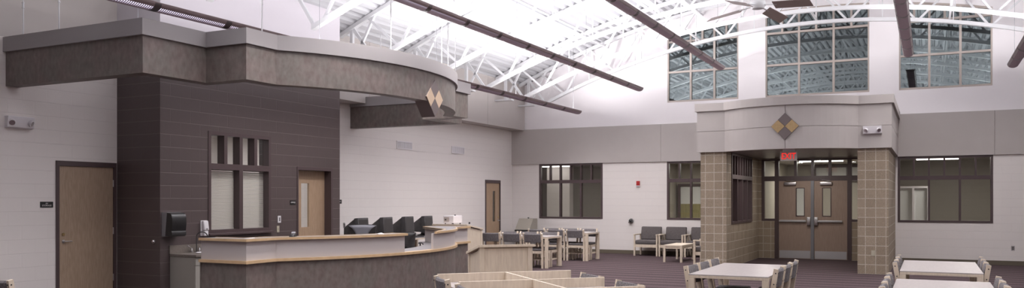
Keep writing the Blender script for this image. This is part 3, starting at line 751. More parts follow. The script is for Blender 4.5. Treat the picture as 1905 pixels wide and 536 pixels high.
# ------------------------------------------------------------------ linear pendant lights
def pendant(x, z, y0, y1, lab, cables, tilt=(-36, 36), down=1.0, down_from=-99, far_up=1.0):
    """rounded bronze trough lit from its open top, with a ribbed lens along the underside"""
    t = thing('pendant_light', lab, 'pendant light', (x, 0, z), 0, 'long pendant lights under the vault')
    hw, h = 0.115, 0.105
    arc = [(-hw * math.cos(a), h * 0.85 * (1 - math.sin(a))) for a in [PI * i / 14 for i in range(15)]]
    # side shells: the outer quarters of the curve; the lens fills the middle
    def shell(idx, r_in, name, m, extra=0):
        mb = MB()
        prof = [arc[i] for i in idx]
        inn = [(p[0] * r_in, 0.012 + p[1] * (1 - 0.012 / h) ) for p in prof][::-1]
        mb.extr(prof + inn, 'y', y0, y1); return mb
    mb = shell(range(0, 4), 0.9, 'housing', M['bronze'])
    for q in (shell(range(11, 15), 0.9, '', None),):
        q.bm.normal_update(); me = q.mesh('tmp'); mb.bm.from_mesh(me); bpy.data.meshes.remove(me)
    mb.extr([(-hw * 1.04, h * 0.80), (-hw * 0.90, h * 0.80), (-hw * 0.90, h * 0.92), (-hw * 1.04, h * 0.92)], 'y', y0, y1)
    mb.extr([(hw * 0.90, h * 0.80), (hw * 1.04, h * 0.80), (hw * 1.04, h * 0.92), (hw * 0.90, h * 0.92)], 'y', y0, y1)
    for ye in (y0, y1):
        mb.extr(arc, 'y', ye - 0.012, ye + 0.012)
    mb.build('housing', M['bronze'], t)
    prof = [arc[i] for i in range(3, 12)]
    lens = MB(); lp = [(p[0] * 0.94, p[1] + 0.010) for p in prof]
    lens.extr(lp + [(lp[-1][0], h * 0.9), (lp[0][0], h * 0.9)], 'y', y0 + 0.02, y1 - 0.02).build('lens', M['lens'], t)
    ribs = MB(); n = int((y1 - y0) / 0.032)
    inner = [(p[0] * 0.93, p[1] + 0.012) for p in prof][::-1]; outer = [(p[0] * 1.0, p[1] - 0.004) for p in prof]
    for i in range(n):
        y = y0 + 0.03 + (y1 - y0 - 0.06) * i / n; ribs.extr(outer + inner, 'y', y, y + 0.004)
    ribs.build('louvre', M['bronze'], t)
    y = y1 - 1.22
    jp = [(p[0] * 1.004, p[1] - 0.0048) for p in arc]
    jm = MB().extr(jp, 'y', -0.05, 0.05).mesh('joint_collar'); jm.materials.append(M['bronzedk'])
    while y > y0:
        inst('joint_collar', jm, t).location = (0, y, 0); y -= 1.22
    up = MB().box(-0.05, 0.05, y0 + 0.02, y1 - 0.02, h * 0.9, h * 0.9 + 0.004); up.build('lamp_tray', M['whiteplastic'], t)
    for yc_ in cables:
        MB().cyl((0, yc_, h * 0.9), (0, yc_, deck_z(x) - z - 0.001), 0.0035, n=6).build('cable', M['mullion'], t)
    L = 4.6; n = int(round((y1 - y0) / L)); L = (y1 - y0) / n
    for i in range(n):
        for sg in (-1, 1):                                   # twin lamps throwing their light up and out
            li = bpy.data.lights.new('uplight', 'AREA'); li.shape = 'RECTANGLE'; li.size = 0.07; li.size_y = L - 0.05
            li.energy = UP * L / 2 * (far_up if y0 + L * i > 13 else 1.0); li.color = (1.0, 0.975, 0.995)
            lo = bpy.data.objects.new('uplight', li); C.objects.link(lo); lo.parent = t
            lo.location = (sg * 0.045, y0 + L * (i + 0.5), h * 0.9 + 0.012); lo.rotation_euler = (PI, math.radians(tilt[0] if sg < 0 else tilt[1]), 0)
        if y0 + L * (i + 0.5) < down_from: continue
        ld = bpy.data.lights.new('downlight', 'AREA'); ld.shape = 'RECTANGLE'; ld.size = 0.12; ld.size_y = L - 0.05
        ld.energy = DOWN * down * L; ld.color = (1.0, 0.96, 0.965); ld.spread = math.radians(140)
        lo = bpy.data.objects.new('downlight', ld); C.objects.link(lo); lo.parent = t
        lo.location = (0, y0 + L * (i + 0.5), -0.012)
    return t
UP = 27.0; DOWN = 13.5
YE = 22.2; YS = 1.2
cab = [YE - 0.35 - 3.66 * i for i in range(5)]
pendant(-9.0, 4.05, 5.6, YE, 'long bronze pendant light passing over the canopy, along the left wall', cab, (-3, 28), 1.0, 9.0, 1.8)
pendant(-7.17, 4.60, YS, YE, 'long bronze pendant light, second row out from the left wall', cab, (0, 28))
pendant(-4.93, 5.03, YS, YE, 'long bronze pendant light ending before the left high window', cab)
pendant(-0.44, 5.03, YS, YE, 'long bronze pendant light ending before the right high window', cab)
pendant(1.73, 4.62, YS, YE, 'long bronze pendant light near the right edge, ending beside the right high window', cab, (-36, 20), 0.6)

# ceiling fan
fan = thing('ceiling_fan', 'ceiling fan with brown blades and white hub high under the vault', 'fan', (-2.70, 15.1, 0))
hz = 5.06
MB().lathe([(0.03, hz - 0.10), (0.10, hz - 0.085), (0.135, hz - 0.03), (0.135, hz + 0.03), (0.10, hz + 0.07), (0.03, hz + 0.09)]).build('hub', M['steel'], fan, auto=True)
MB().cyl((0, 0, hz + 0.09), (0, 0, deck_z(-2.7) - 0.002), 0.013).build('down_rod', M['steel'], fan, auto=True)
for k in range(4):
    a = math.radians(72 + 90 * k); dx, dy = math.cos(a), math.sin(a); px, py = -dy, dx
    def bp(r, w, dz): return (dx * r + px * w, dy * r + py * w, hz - 0.06 - 0.10 * (r - 0.2) + dz)
    tw = -0.045
    b_ = MB().hexa([bp(0.30, -0.075, -tw), bp(0.30, 0.075, tw), bp(0.98, 0.085, tw), bp(0.98, -0.085, -tw), bp(0.30, -0.075, -tw + 0.008), bp(0.30, 0.075, tw + 0.008), bp(0.98, 0.085, tw + 0.008), bp(0.98, -0.085, -tw + 0.008)])
    bl = b_.build('blade', M['fanblade'], fan)
    MB().bar(bp(0.11, 0, 0.02), bp(0.36, 0, 0.012), 0.03, 0.012).build('blade_arm', M['steel'], bl)

# ------------------------------------------------------------------ canopy over the desk
YC = 11.42
def arc_pts(x, ya, yb, sag, n=64):
    h = (yb - ya) / 2; R = (h * h + sag * sag) / (2 * sag); cy = (ya + yb) / 2; cx = x + sag - R
    return [(cx + math.sqrt(R * R - (ya + (yb - ya) * i / n - cy) ** 2), ya + (yb - ya) * i / n) for i in range(n + 1)]
arc = arc_pts(-8.18, 8.97, 2 * YC - 8.97, 0.86)
def sym(pts): return pts + [(x, 2 * YC - y) for x, y in pts[::-1]]
can_path = [(XL + 0.002, 7.34), (-8.92, 7.34), (-8.92, 8.38), (-8.18, 8.38)] + arc + [(-8.18, 2 * YC - 8.38), (-8.92, 2 * YC - 8.38), (-8.92, 2 * YC - 7.34), (XL + 0.002, 2 * YC - 7.34)]
can = thing('canopy', 'curved grey and brown canopy hung over the circulation desk', 'canopy')
MB().ribbon(can_path, -0.03, -0.23, 3.22, 3.70).build('panel', M['laminate'], can)
MB().ribbon(can_path, 0.012, -0.25, 3.70, 3.91).build('cap', M['cap'], can)
def rod(x, y):
    top = deck_z(x) - 3.909
    r = MB().cyl((x, y, 3.909), (x, y, 3.909 + top), 0.009, n=8).build('hanger_rod', M['steel'], can, auto=True)
    zc = 4.36
    MB().cyl((x, y, zc - 0.03), (x, y, zc + 0.03), 0.014, n=8).cyl((x, y, zc - 0.04), (x, y, zc - 0.03), 0.02, n=8).cyl((x, y, zc + 0.03), (x, y, zc + 0.04), 0.02, n=8).build('coupler', M['steel'], r, auto=True)
for x, y in ((-11.5, 7.46), (-10.72, 7.46), (-9.15, 7.46), (-8.30, 8.80), (-7.46, 10.70), (-7.54, 12.55), (-8.30, 14.1), (-9.4, 15.38), (-11.0, 15.38)): rod(x, y)
# diamond block of four tiles hung at the middle of the canopy front
dzc, hd = 3.29, 0.31; dx0, dx1, YD = -0.235, 0.012, 0.0
dm = empty('diamond_ornament', (-7.372, 11.83, 0), 0.105, parent=can)
def dia(y, z, h, xa, xb): 
    return MB().extr([(y, z - h), (y + h, z), (y, z + h), (y - h, z)], 'x', xa, xb)
q = hd / 2
dia(YD, dzc, hd, dx0, dx1 - 0.006).build('tile_block', M['tilegrey'], dm)
dia(YD - q, dzc, q - 0.003, dx1 - 0.006, dx1).build('tile', M['tilebeige'], dm)
dia(YD + q, dzc, q - 0.003, dx1 - 0.006, dx1).build('tile', M['tilebeige'], dm)
dia(YD, dzc + q, q - 0.003, dx1 - 0.006, dx1).build('tile', M['tilegrey'], dm)
dia(YD, dzc - q, q - 0.003, dx1 - 0.006, dx1).build('tile', M['tilegrey'], dm)
# tile diamond on the vestibule fascia
vd = thing('tile_diamond', 'diamond of two gold and two grey tiles on the entrance fascia', 'tile ornament', (-2.785, 0, 3.19))
h = 0.29; fyc = FY - 0.58 - 0.002
def diay(x, z, hh, ya, yb): return MB().extr([(x, z - hh), (x + hh, z), (x, z + hh), (x - hh, z)], 'y', ya, yb)
diay(0, 0, h, fyc - 0.022, fyc - 0.0005).build('backing', M['bronzedk'], vd)
q = h / 2
for (x, z, m) in ((-q, 0, 'tilegold'), (q, 0, 'tilegold'), (0, q, 'tilegrey'), (0, -q, 'tilegrey')):
    diay(x, z, q - 0.004, fyc - 0.032, fyc - 0.022).build('tile', M[m], vd)
# vertical seam lines of the fascia
struct(MB().box(-2.787, -2.779, fyc - 0.003, fyc + 0.02, 2.706, 3.65).build('trim_2', M['tilegrey']))

# ------------------------------------------------------------------ circulation desk
desk = thing('circulation_desk', 'curved circulation desk with mottled brown front and maple edging', 'desk')
ZC, ZL = 1.07, 0.755
dleft = [(-9.05, 8.38), (-8.18, 8.38)]
dright = [(-8.18, 2 * YC - 8.38), (-8.95, 2 * YC - 8.38)]
full = dleft + arc + dright
MB().ribbon(full, -0.03, -0.10, 0.0, ZL - 0.02).build('front_panel', M['laminate'], desk)
MB().ribbon(full, 0.012, -0.10, ZL - 0.022, ZL + 0.018).build('lower_edging', M['nosing'], desk, auto=True)
# worksurface behind, at the lower level
MB().ribbon(full, -0.095, -0.62, ZL - 0.02, ZL + 0.012).build('worktop', M['worktop'], desk)
ia = [i for i, p in enumerate(arc) if p[1] <= 11.02]; ib = [i for i, p in enumerate(arc) if p[1] >= 11.80]
segL = dleft + arc[:ia[-1] + 1]; segR = arc[ib[0]:] + dright
for seg in (segL,):
    MB().ribbon(seg, -0.035, -0.075, ZL + 0.016, ZC - 0.035).build('upper_panel', M['putty'], desk)
    MB().ribbon(seg, -0.005, -0.30, ZC - 0.03, ZC - 0.004).build('countertop', M['worktop'], desk)
    MB().ribbon(seg, 0.014, -0.012, ZC - 0.036, ZC).build('counter_edging', M['nosing'], desk, auto=True)
    MB().ribbon(seg, -0.29, -0.318, ZC - 0.036, ZC).build('counter_edging', M['nosing'], desk, auto=True)
# end cheeks of the raised counters
def cheek(p, pn, zz0=ZL + 0.016, zz1=ZC - 0.034):
    o1 = offset_path([p, pn], -0.04)[0]; o2 = offset_path([p, pn], -0.29)[0]
    dirv = (Vector(pn) - Vector(p)).normalized() * 0.02
    poly = [o1, o2, (o2[0] + dirv.x, o2[1] + dirv.y), (o1[0] + dirv.x, o1[1] + dirv.y)]
    MB().prism(poly, zz0, zz1).build('end_cheek', M['putty'], desk)
    a1 = offset_path([p, pn], 0.014)[0]; a2 = offset_path([p, pn], -0.318)[0]
    dv = -(Vector(pn) - Vector(p)).normalized() * 0.022
    MB().prism([a1, a2, (a2[0] + dv.x, a2[1] + dv.y), (a1[0] + dv.x, a1[1] + dv.y)], ZC - 0.036, ZC).build('counter_edging', M['nosing'], desk)
pL = segL[-1]; pLn = segL[-2]
def cheek_end(p, prev):
    d = (Vector(p) - Vector(prev)).normalized(); nrm = Vector((d.y, -d.x))
    P = Vector(p); a = P - nrm * 0.036 - d * 0.022; b = P - nrm * 0.29 - d * 0.022
    MB().prism([tuple(a), tuple(b), tuple(b + d * 0.02), tuple(a + d * 0.02)], ZL + 0.016, ZC - 0.034).build('end_cheek', M['putty'], desk)
    a = P + nrm * 0.014; b = P - nrm * 0.318
    MB().prism([tuple(a), tuple(b), tuple(b + d * 0.024), tuple(a + d * 0.024)], ZC - 0.036, ZC).build('counter_edging', M['nosing'], desk)
cheek_end(pL, pLn)
inner = [(-8.95, 13.93), (-8.45, 13.46), (-7.78, 12.84)]
plate = offset_path(segR, -0.004) + inner
MB().prism(plate, ZC - 0.03, ZC - 0.004).build('countertop', M['worktop'], desk)
MB().ribbon(segR, 0.014, -0.012, ZC - 0.036, ZC).build('counter_edging', M['nosing'], desk, auto=True)
MB().ribbon([segR[-1]] + inner + [segR[0]], 0.0, -0.026, ZC - 0.0365, ZC + 0.0005).build('counter_edging', M['nosing'], desk, auto=True)
MB().ribbon(segR, -0.035, -0.075, ZL + 0.016, ZC - 0.035).build('upper_panel', M['putty'], desk)
# inner return panel at the far end and at the near end
yr = 2 * YC - 8.38
MB().ribbon([(-8.92, 13.96), (-8.42, 13.50), (-7.74, 12.88), (-7.62, 12.50)], 0.0, -0.03, ZL + 0.016, ZC - 0.034).build('return_panel', M['putty'], desk)
MB().box(-9.06, -9.04, 8.40, 8.98, 0, ZL - 0.022).build('end_panel', M['laminate'], desk)
MB().box(-9.05, -9.03, 8.42, 8.70, ZL + 0.016, ZC - 0.034).build('end_cheek', M['putty'], desk)

# things on the desk
t = thing('paper_slip', 'small white paper slip on the desk counter near its left corner', 'paper', (-8.36, 8.62, ZC - 0.004), 0.3)
MB().hexa([(-0.06, -0.04, 0), (0.06, -0.04, 0), (0.06, 0.04, 0.0), (-0.06, 0.04, 0.0), (-0.06, -0.04, 0.002), (0.06, -0.04, 0.006), (0.06, 0.04, 0.012), (-0.06, 0.04, 0.003)]).build('sheet', M['paper'], t)
t = thing('paper_slip', 'crumpled white paper slip lying on the counter before the monitors', 'paper', (-7.56, 10.55, ZC - 0.004), 1.2)
MB().hexa([(-0.05, -0.04, 0), (0.05, -0.04, 0), (0.06, 0.04, 0.0), (-0.05, 0.05, 0.0), (-0.06, -0.04, 0.012), (0.05, -0.04, 0.004), (0.06, 0.04, 0.022), (-0.05, 0.05, 0.006)]).build('sheet', M['paper'], t)
t = thing('tape_dispenser', 'small black tape dispenser with a shiny roll on the desk counter', 'tape dispenser', (-8.18, 9.30, ZC - 0.004), 0.4)
MB().hexa([(-0.035, -0.09, 0), (0.035, -0.09, 0), (0.035, 0.07, 0), (-0.035, 0.07, 0), (-0.03, -0.05, 0.035), (0.03, -0.05, 0.035), (0.03, 0.05, 0.05), (-0.03, 0.05, 0.05)], 0.005).build('body', M['black'], t, auto=True)
MB().cyl((-0.028, 0.03, 0.045), (0.028, 0.03, 0.045), 0.028, n=20).build('tape_roll', M['chrome'], t, auto=True)

# ------------------------------------------------------------------ sink corner
sy0, sy1, sd = 9.36, 10.95, 0.60
t = thing('sink_cabinet', 'grey sink base cabinet against the plum office wall', 'cabinet')
cx1 = TX + sd - 0.03
MB().box(TX + 0.013, cx1 - 0.02, sy0 + 0.01, sy1 - 0.01, 0.10, 0.70).box(TX + 0.013, cx1 - 0.08, sy0 + 0.03, sy1 - 0.03, 0.0, 0.10).build('carcass', M['cabinet'], t)
for i in range(3):
    a = sy0 + 0.012 + i * (sy1 - sy0 - 0.024) / 3; b = a + (sy1 - sy0 - 0.024) / 3 - 0.006
    MB().box(cx1 - 0.02, cx1, a, b, 0.57, 0.695, 0.002).build('drawer_front', M['cabinet'], t)
    dd = MB().box(cx1 - 0.02, cx1, a, b, 0.11, 0.562, 0.002).build('door', M['cabinet'], t)
    MB().tube([(cx1, b - 0.05, 0.44), (cx1 + 0.03, b - 0.05, 0.445), (cx1 + 0.03, b - 0.05, 0.535), (cx1, b - 0.05, 0.54)], 0.005).build('pull', M['satin'], dd, auto=True)
t = thing('sink_countertop', 'dark speckled countertop with backsplash on the grey sink cabinet', 'countertop')
MB().box(TX + 0.013, TX + sd, sy0, sy1, 0.70, 0.74, 0.006).build('slab', M['counter'], t)
MB().box(TX + 0.001, TX + 0.022, sy0, sy1, 0.741, 0.87).build('backsplash', M['counter'], t)
bas = MB().lathe([(0.20, 0.741), (0.21, 0.749), (0.195, 0.751), (0.185, 0.743), (0.12, 0.7425), (0.03, 0.7418)], (TX + 0.34, 9.86, 0), 28).build('basin', M['whiteplastic'], t, auto=True)
fc = thing('faucet', 'chrome sink faucet with lever handles and dark gooseneck spout', 'faucet', (TX + 0.062, 9.84, 0.741))
for dy, nm in ((-0.08, 0), (0.08, 1)):
    MB().lathe([(0.024, 0), (0.026, 0.01), (0.016, 0.05), (0.012, 0.07)], (0, dy, 0), 14).build('valve_body', M['chrome'], fc, auto=True)
MB().bar((0, -0.08, 0.07), (0.05, -0.21, 0.12), 0.018, 0.014, bev=0.003).build('lever_handle', M['satin'], fc, auto=True)
MB().bar((0, 0.08, 0.07), (0.08, 0.13, 0.115), 0.016, 0.012, bev=0.003).build('lever_handle', M['satin'], fc, auto=True)
MB().tube([(0, 0.02, 0.0), (0, 0.02, 0.25)] + [(0.07 - 0.07 * math.cos(a), 0.02 + 0.10 * (1 - math.cos(a)) * 0.5, 0.25 + 0.08 * math.sin(a)) for a in [PI * i / 10 for i in range(1, 11)]] + [(0.14, 0.12, 0.20)], 0.009).build('spout', M['charcoal'], fc, auto=True)
# towel dispenser
t = thing('towel_dispenser', 'black and grey paper towel dispenser on the plum wall', 'towel dispenser', (TX, 9.36, 1.02))
MB().hexa([(0.001, -0.14, 0.0), (0.075, -0.14, 0.0), (0.075, 0.14, 0.0), (0.001, 0.14, 0.0), (0.001, -0.14, 0.38), (0.115, -0.14, 0.38), (0.115, 0.14, 0.38), (0.001, 0.14, 0.38)]).build('back_case', M['greyplastic'], t)
pr = [(0.077, 0.01), (0.20, 0.0), (0.225, 0.02), (0.228, 0.06), (0.215, 0.085), (0.225, 0.11), (0.235, 0.20), (0.232, 0.28), (0.215, 0.34), (0.19, 0.365), (0.117, 0.375)]
mb = MB(); A = [mb.bm.verts.new((p[0], -0.139, p[1])) for p in pr]; B = [mb.bm.verts.new((p[0], 0.139, p[1])) for p in pr]
for i in range(len(pr)):
    j = (i + 1) % len(pr); mb.bm.faces.new((A[i], A[j], B[j], B[i]))
mb.bm.faces.new(A[::-1]); mb.bm.faces.new(B)
bmesh.ops.bevel(mb.bm, geom=[e for e in mb.bm.edges if e.calc_face_angle(0) > 1.2], offset=0.01, segments=2, affect='EDGES')
mb.build('cover', M['black'], t, auto=True)
# soap dispenser
t = thing('soap_dispenser', 'white soap dispenser on the plum wall beside the sink', 'soap dispenser', (TX, 10.05, 1.0))
MB().box(0.001, 0.03, -0.065, 0.065, 0.0, 0.255, 0.01).build('back_plate', M['whiteplastic'], t, auto=True)
mb = MB().hexa([(0.03, -0.055, 0.09), (0.10, -0.05, 0.09), (0.10, 0.05, 0.09), (0.03, 0.055, 0.09), (0.03, -0.058, 0.255), (0.075, -0.05, 0.25), (0.075, 0.05, 0.25), (0.03, 0.058, 0.255)], 0.015, 3)
mb.build('cover', M['whiteplastic'], t, auto=True)
MB().box(0.03, 0.085, -0.045, 0.045, 0.0, 0.085, 0.012, 3).build('push_bar', M['whiteplastic'], t, auto=True)
MB().box(0.094, 0.1015, -0.018, 0.018, 0.105, 0.125).build('badge', M['greyplastic'], t)
# door bumper on the shaded side of the office
t = thing('door_bumper', 'round chrome door bumper on the shaded plum wall', 'door stop', (-10.91, TY0, 0.94))
MB().cyl((0, -0.012, 0), (0, 0.0, 0), 0.032, n=20).build('base', M['satin'], t, auto=True)
MB().cyl((0, -0.03, 0), (0, -0.012, 0), 0.016, 0.026, n=20).build('rubber_pad', M['satin'], t, auto=True)

# ------------------------------------------------------------------ small wall things
def wall_sign(lines, loc, rz, w, h, label, sizes):
    t = thing('wall_sign', label, 'sign', loc, rz)
    MB().box(-w / 2, w / 2, 0.0005, 0.006, -h / 2, h / 2, 0.001).build('plate', M['black'], t)
    for (s, z, sz) in lines: text(s, sz, M['letter'], t, (0, -0.0008, z), (PI / 2, 0, 0))
    return t
# local -Y faces the viewer; rz turns it to the wall normal
LW = PI / 2
s1 = wall_sign([('AV', 0.016, 0.032), ('STORAGE', -0.014, 0.034)], (XL + 0.007, 7.985, 1.525), LW, 0.205, 0.088, 'small black sign beside the large oak door', None)
s2 = wall_sign([('OFFICE', 0.0, 0.038)], (TX + 0.007, 12.235, 1.545), LW, 0.16, 0.085, 'small black sign on the plum wall beside the office door', None)
s3 = wall_sign([('WORK', 0.0, 0.036)], (XL + 0.007, 14.86, 1.555), LW, 0.19, 0.09, 'small black sign on the cream wall just past the plum block', None)
def vent(y, z, label):
    t = thing('wall_vent', label, 'vent', (XL, y, z), 0, 'return air grilles on the left wall')
    w, h = 0.34, 0.10
    MB().box(0.001, 0.018, -w, w, -h, -h + 0.025).box(0.001, 0.018, -w, w, h - 0.025, h).box(0.001, 0.018, -w, -w + 0.025, -h + 0.025, h - 0.025).box(0.001, 0.018, w - 0.025, w, -h + 0.025, h - 0.025).build('frame', M['whiteplastic'], t)
    mb = MB()
    for i in range(10):
        yy = -w + 0.05 + i * (2 * w - 0.1) / 9; mb.hexa([(0.002, yy - 0.02, -h + 0.025), (0.004, yy - 0.018, -h + 0.025), (0.016, yy + 0.012, -h + 0.025), (0.014, yy + 0.01, -h + 0.025), (0.002, yy - 0.02, h - 0.025), (0.004, yy - 0.018, h - 0.025), (0.016, yy + 0.012, h - 0.025), (0.014, yy + 0.01, h - 0.025)])
    mb.build('louvre', M['whiteplastic'], t)
    MB().box(0.0005, 0.002, -w + 0.02, w - 0.02, -h + 0.02, h - 0.02).build('duct_opening', M['greyplastic'], t)
vent(17.45, 2.96, 'white wall grille nearer the plum block')
vent(20.10, 2.98, 'white wall grille nearer the far corner')
def outlet(loc, rz, label, m='ivory', dark=True):
    t = thing('wall_outlet', label, 'outlet', loc, rz)
    MB().box(-0.036, 0.036, -0.006, -0.0005, -0.058, 0.058, 0.002).build('cover_plate', M[m], t)
    for z in (-0.02, 0.02): MB().cyl((0, -0.009, z), (0, -0.006, z), 0.015, n=14).build('receptacle', M['charcoal' if dark else m], t, auto=True)
outlet((-1.065, VY, 0.45), 0, 'ivory outlet on the right brick pier', 'ivory', False)
outlet((1.83, YF, 0.42), 0, 'steel outlet low on the far wall at the right edge', 'satin')
outlet((XL, 15.05, 1.02), LW, 'steel outlet on the cream wall past the plum block', 'satin')
t = thing('card_reader', 'white card reader on the plum wall left of the office door', 'card reader', (TX, 11.86, 1.235), LW)
MB().box(-0.042, 0.042, -0.012, -0.0005, -0.065, 0.065, 0.004).build('cover_plate', M['whiteplastic'], t)
MB().box(-0.008, 0.016, -0.015, -0.012, -0.035, 0.035).build('slot', M['charcoal'], t)
t = thing('wall_switch', 'ivory switch plate below the white card reader', 'switch', (TX, 11.83, 1.055), LW)
MB().box(-0.032, 0.032, -0.008, -0.0005, -0.06, 0.06, 0.002).build('cover_plate', M['ivory'], t)
MB().box(-0.008, 0.008, -0.016, -0.008, -0.012, 0.014).build('toggle', M['ivory'], t)
t = thing('fire_alarm', 'red fire alarm pull station on the far wall', 'fire alarm', (-7.62, YF, 2.06), 0)
MB().box(-0.05, 0.05, -0.05, -0.0005, -0.045, 0.085, 0.006).build('body', M['redplastic'], t)
MB().box(-0.035, 0.035, -0.06, -0.05, -0.01, 0.02, 0.003).build('pull_bar', M['redplastic'], t)
MB().box(-0.05, 0.05, -0.045, -0.0005, -0.075, -0.046, 0.004).build('strobe', M['whiteplastic'], t)
t = thing('wall_bell', 'small black and silver device on the far wall above the lounge chairs', 'wall device', (-7.83, YF, 0.98), 0)
MB().cyl((0, -0.02, 0), (0, -0.0005, 0), 0.07, n=20).build('base_plate', M['satin'], t, auto=True)
MB().lathe([(0.02, -0.05), (0.05, -0.03), (0.055, 0.0), (0.045, 0.03), (0.015, 0.05)], (-0.01, -0.06, 0.0), 16).build('housing', M['black'], t, auto=True)
MB().cyl((0.03, -0.13, -0.02), (0.03, -0.06, -0.02), 0.022, n=14).build('barrel', M['black'], t, auto=True)
MB().cyl((-0.05, -0.09, -0.05), (-0.05, -0.02, -0.05), 0.02, n=14).build('cap', M['chrome'], t, auto=True)
t = thing('wall_stop', 'tiny dark wall stop on the cream wall left of the far door', 'door stop', (XL, 20.74, 0.93), 0)
MB().cyl((0.0005, 0, 0), (0.03, 0, 0), 0.03, 0.022, n=14).build('pad', M['charcoal'], t, auto=True)
def emergency(loc, rz, w, label):
    t = thing('emergency_light', label, 'emergency light', loc, rz, 'twin head emergency lights')
    MB().hexa([(-w, -0.07, -0.075), (w, -0.07, -0.075), (w, -0.0005, -0.09), (-w, -0.0005, -0.09), (-w, -0.09, 0.085), (w, -0.09, 0.085), (w, -0.0005, 0.085), (-w, -0.0005, 0.085)], 0.006).build('battery_box', M['whiteplastic'], t)
    for s in (-1, 1):
        c = Vector((s * (w - 0.06), -0.085, -0.005))
        hd_ = MB().lathe([(0.025, 0.03), (0.045, 0.02), (0.05, -0.005), (0.046, -0.022)], (0, 0, 0), 18)
        o = hd_.build('lamp_head', M['whiteplastic'], t, auto=True); o.location = c; o.rotation_euler = (math.radians(-65), 0, s * 0.5)
        l_ = MB().cyl((0, 0, -0.0225), (0, 0, -0.018), 0.038, n=18).build('bulb_lens', M['chrome'], o, auto=True)
    return t
emergency((XL, 7.55, 2.71), LW, 0.20, 'white twin head emergency light on the cream wall under the canopy')
emergency((-1.075, FY, 3.085), 0, 0.185, 'white twin head emergency light on the entrance fascia')
# exit sign
t = thing('exit_sign', 'lit red EXIT sign hung at the entrance under the fascia', 'exit sign', (-2.745, 19.02, 2.45))
MB().box(-0.175, 0.175, -0.012, 0.012, 0, 0.205, 0.002).build('face_plate', M['exitface'], t)
MB().box(-0.12, 0.12, -0.03, 0.03, 0.205, 0.2645).build('ceiling_mount', M['satin'], t)
for s in (-1, 1):
    o = text('EXIT', 0.185, M['red'], t, (0, s * 0.014, 0.098), (PI / 2, 0, 0 if s < 0 else PI), bold=0.004); o.scale = (0.80, 1.0, 1.0)

# ------------------------------------------------------------------ library chair
def chair_mesh():
    P = {}
    P['seat'] = MB().box(-0.205, 0.205, -0.20, 0.215, 0.405, 0.455, 0.02, 3)
    mb = MB(); n = 8; cols = []
    for i in range(n + 1):                                   # padded back, gently curved and leaning
        x = -0.212 + 0.424 * i / n; c = 0.022 * (1 - (x / 0.212) ** 2)
        cols.append([mb.bm.verts.new(p) for p in ((x, -0.222 - c, 0.60), (x, -0.180 - c, 0.60), (x, -0.172 - c, 0.615), (x, -0.212 - c, 0.79), (x, -0.222 - c, 0.806), (x, -0.248 - c, 0.806), (x, -0.262 - c, 0.785), (x, -0.234 - c, 0.61))])
    for p, q_ in zip(cols, cols[1:]):
        for k in range(8):
            j = (k + 1) % 8; mb.bm.faces.new((p[k], p[j], q_[j], q_[k]))
    mb.bm.faces.new(cols[0][::-1]); mb.bm.faces.new(cols[-1])
    P['backrest'] = mb
    w = 0.0175
    def bleg(s):
        x = s * 0.2325
        return MB().hexa([(x - w, -0.225, 0), (x + w, -0.225, 0), (x + w, -0.17, 0), (x - w, -0.17, 0), (x - w, -0.215, 0.44), (x + w, -0.215, 0.44), (x + w, -0.155, 0.44), (x - w, -0.155, 0.44)]).hexa([(x - w, -0.215, 0.44), (x + w, -0.215, 0.44), (x + w, -0.155, 0.44), (x - w, -0.155, 0.44), (x - w, -0.272, 0.812), (x + w, -0.272, 0.812), (x + w, -0.222, 0.822), (x - w, -0.222, 0.822)])
    def bolted(s):
        mb = bleg(s); n0 = len(mb.bm.faces); x = s * 0.2325
        for z, y in ((0.77, -0.243), (0.645, -0.222)):
            mb.cyl((x - 0.019, y, z), (x + 0.019, y, z), 0.008, n=8); mb.cyl((x, y - 0.030, z), (x, y, z), 0.007, n=8); mb.cyl((x, y, z), (x, y + 0.030, z), 0.007, n=8)
        mb.bm.faces.ensure_lookup_table()
        for f in mb.bm.faces[n0:]: f.material_index = 1
        return mb
    P['leg'] = [bolted(-1), bolted(1)] + [MB().box(s * 0.2325 - w, s * 0.2325 + w, 0.165, 0.215, 0, 0.40, 0.004) for s in (-1, 1)]
    P['seat_rail'] = MB().box(-0.214, 0.214, 0.18, 0.20, 0.34, 0.402).box(-0.214, 0.214, -0.19, -0.17, 0.34, 0.402).box(-0.2445, -0.2205, -0.155, 0.165, 0.34, 0.40).box(0.2205, 0.2445, -0.155, 0.165, 0.34, 0.40)
    P['stretcher'] = [MB().box(s * 0.2325 - 0.010, s * 0.2325 + 0.010, -0.17, 0.166, 0.16, 0.20) for s in (-1, 1)] + [MB().box(-0.22, 0.22, 0.0, 0.02, 0.165, 0.195)]
    return P
CH = chair_mesh(); CM = {}
for k, v in CH.items():
    lst = v if isinstance(v, list) else [v]; CM[k] = []
    for q_ in lst:
        me = q_.mesh(k, True); me.set_sharp_from_angle(angle=math.radians(38))
        me.materials.append(M['fabric'] if k in ('seat', 'backrest') else M['maple']); me.materials.append(M['black']); CM[k].append(me)
def chair(x, y, rz, label, group):
    t = thing('library_chair', label, 'chair', (x, y, 0), rz, group)
    for k, ms in CM.items():
        for me in ms: inst(k, me, t)
    return t
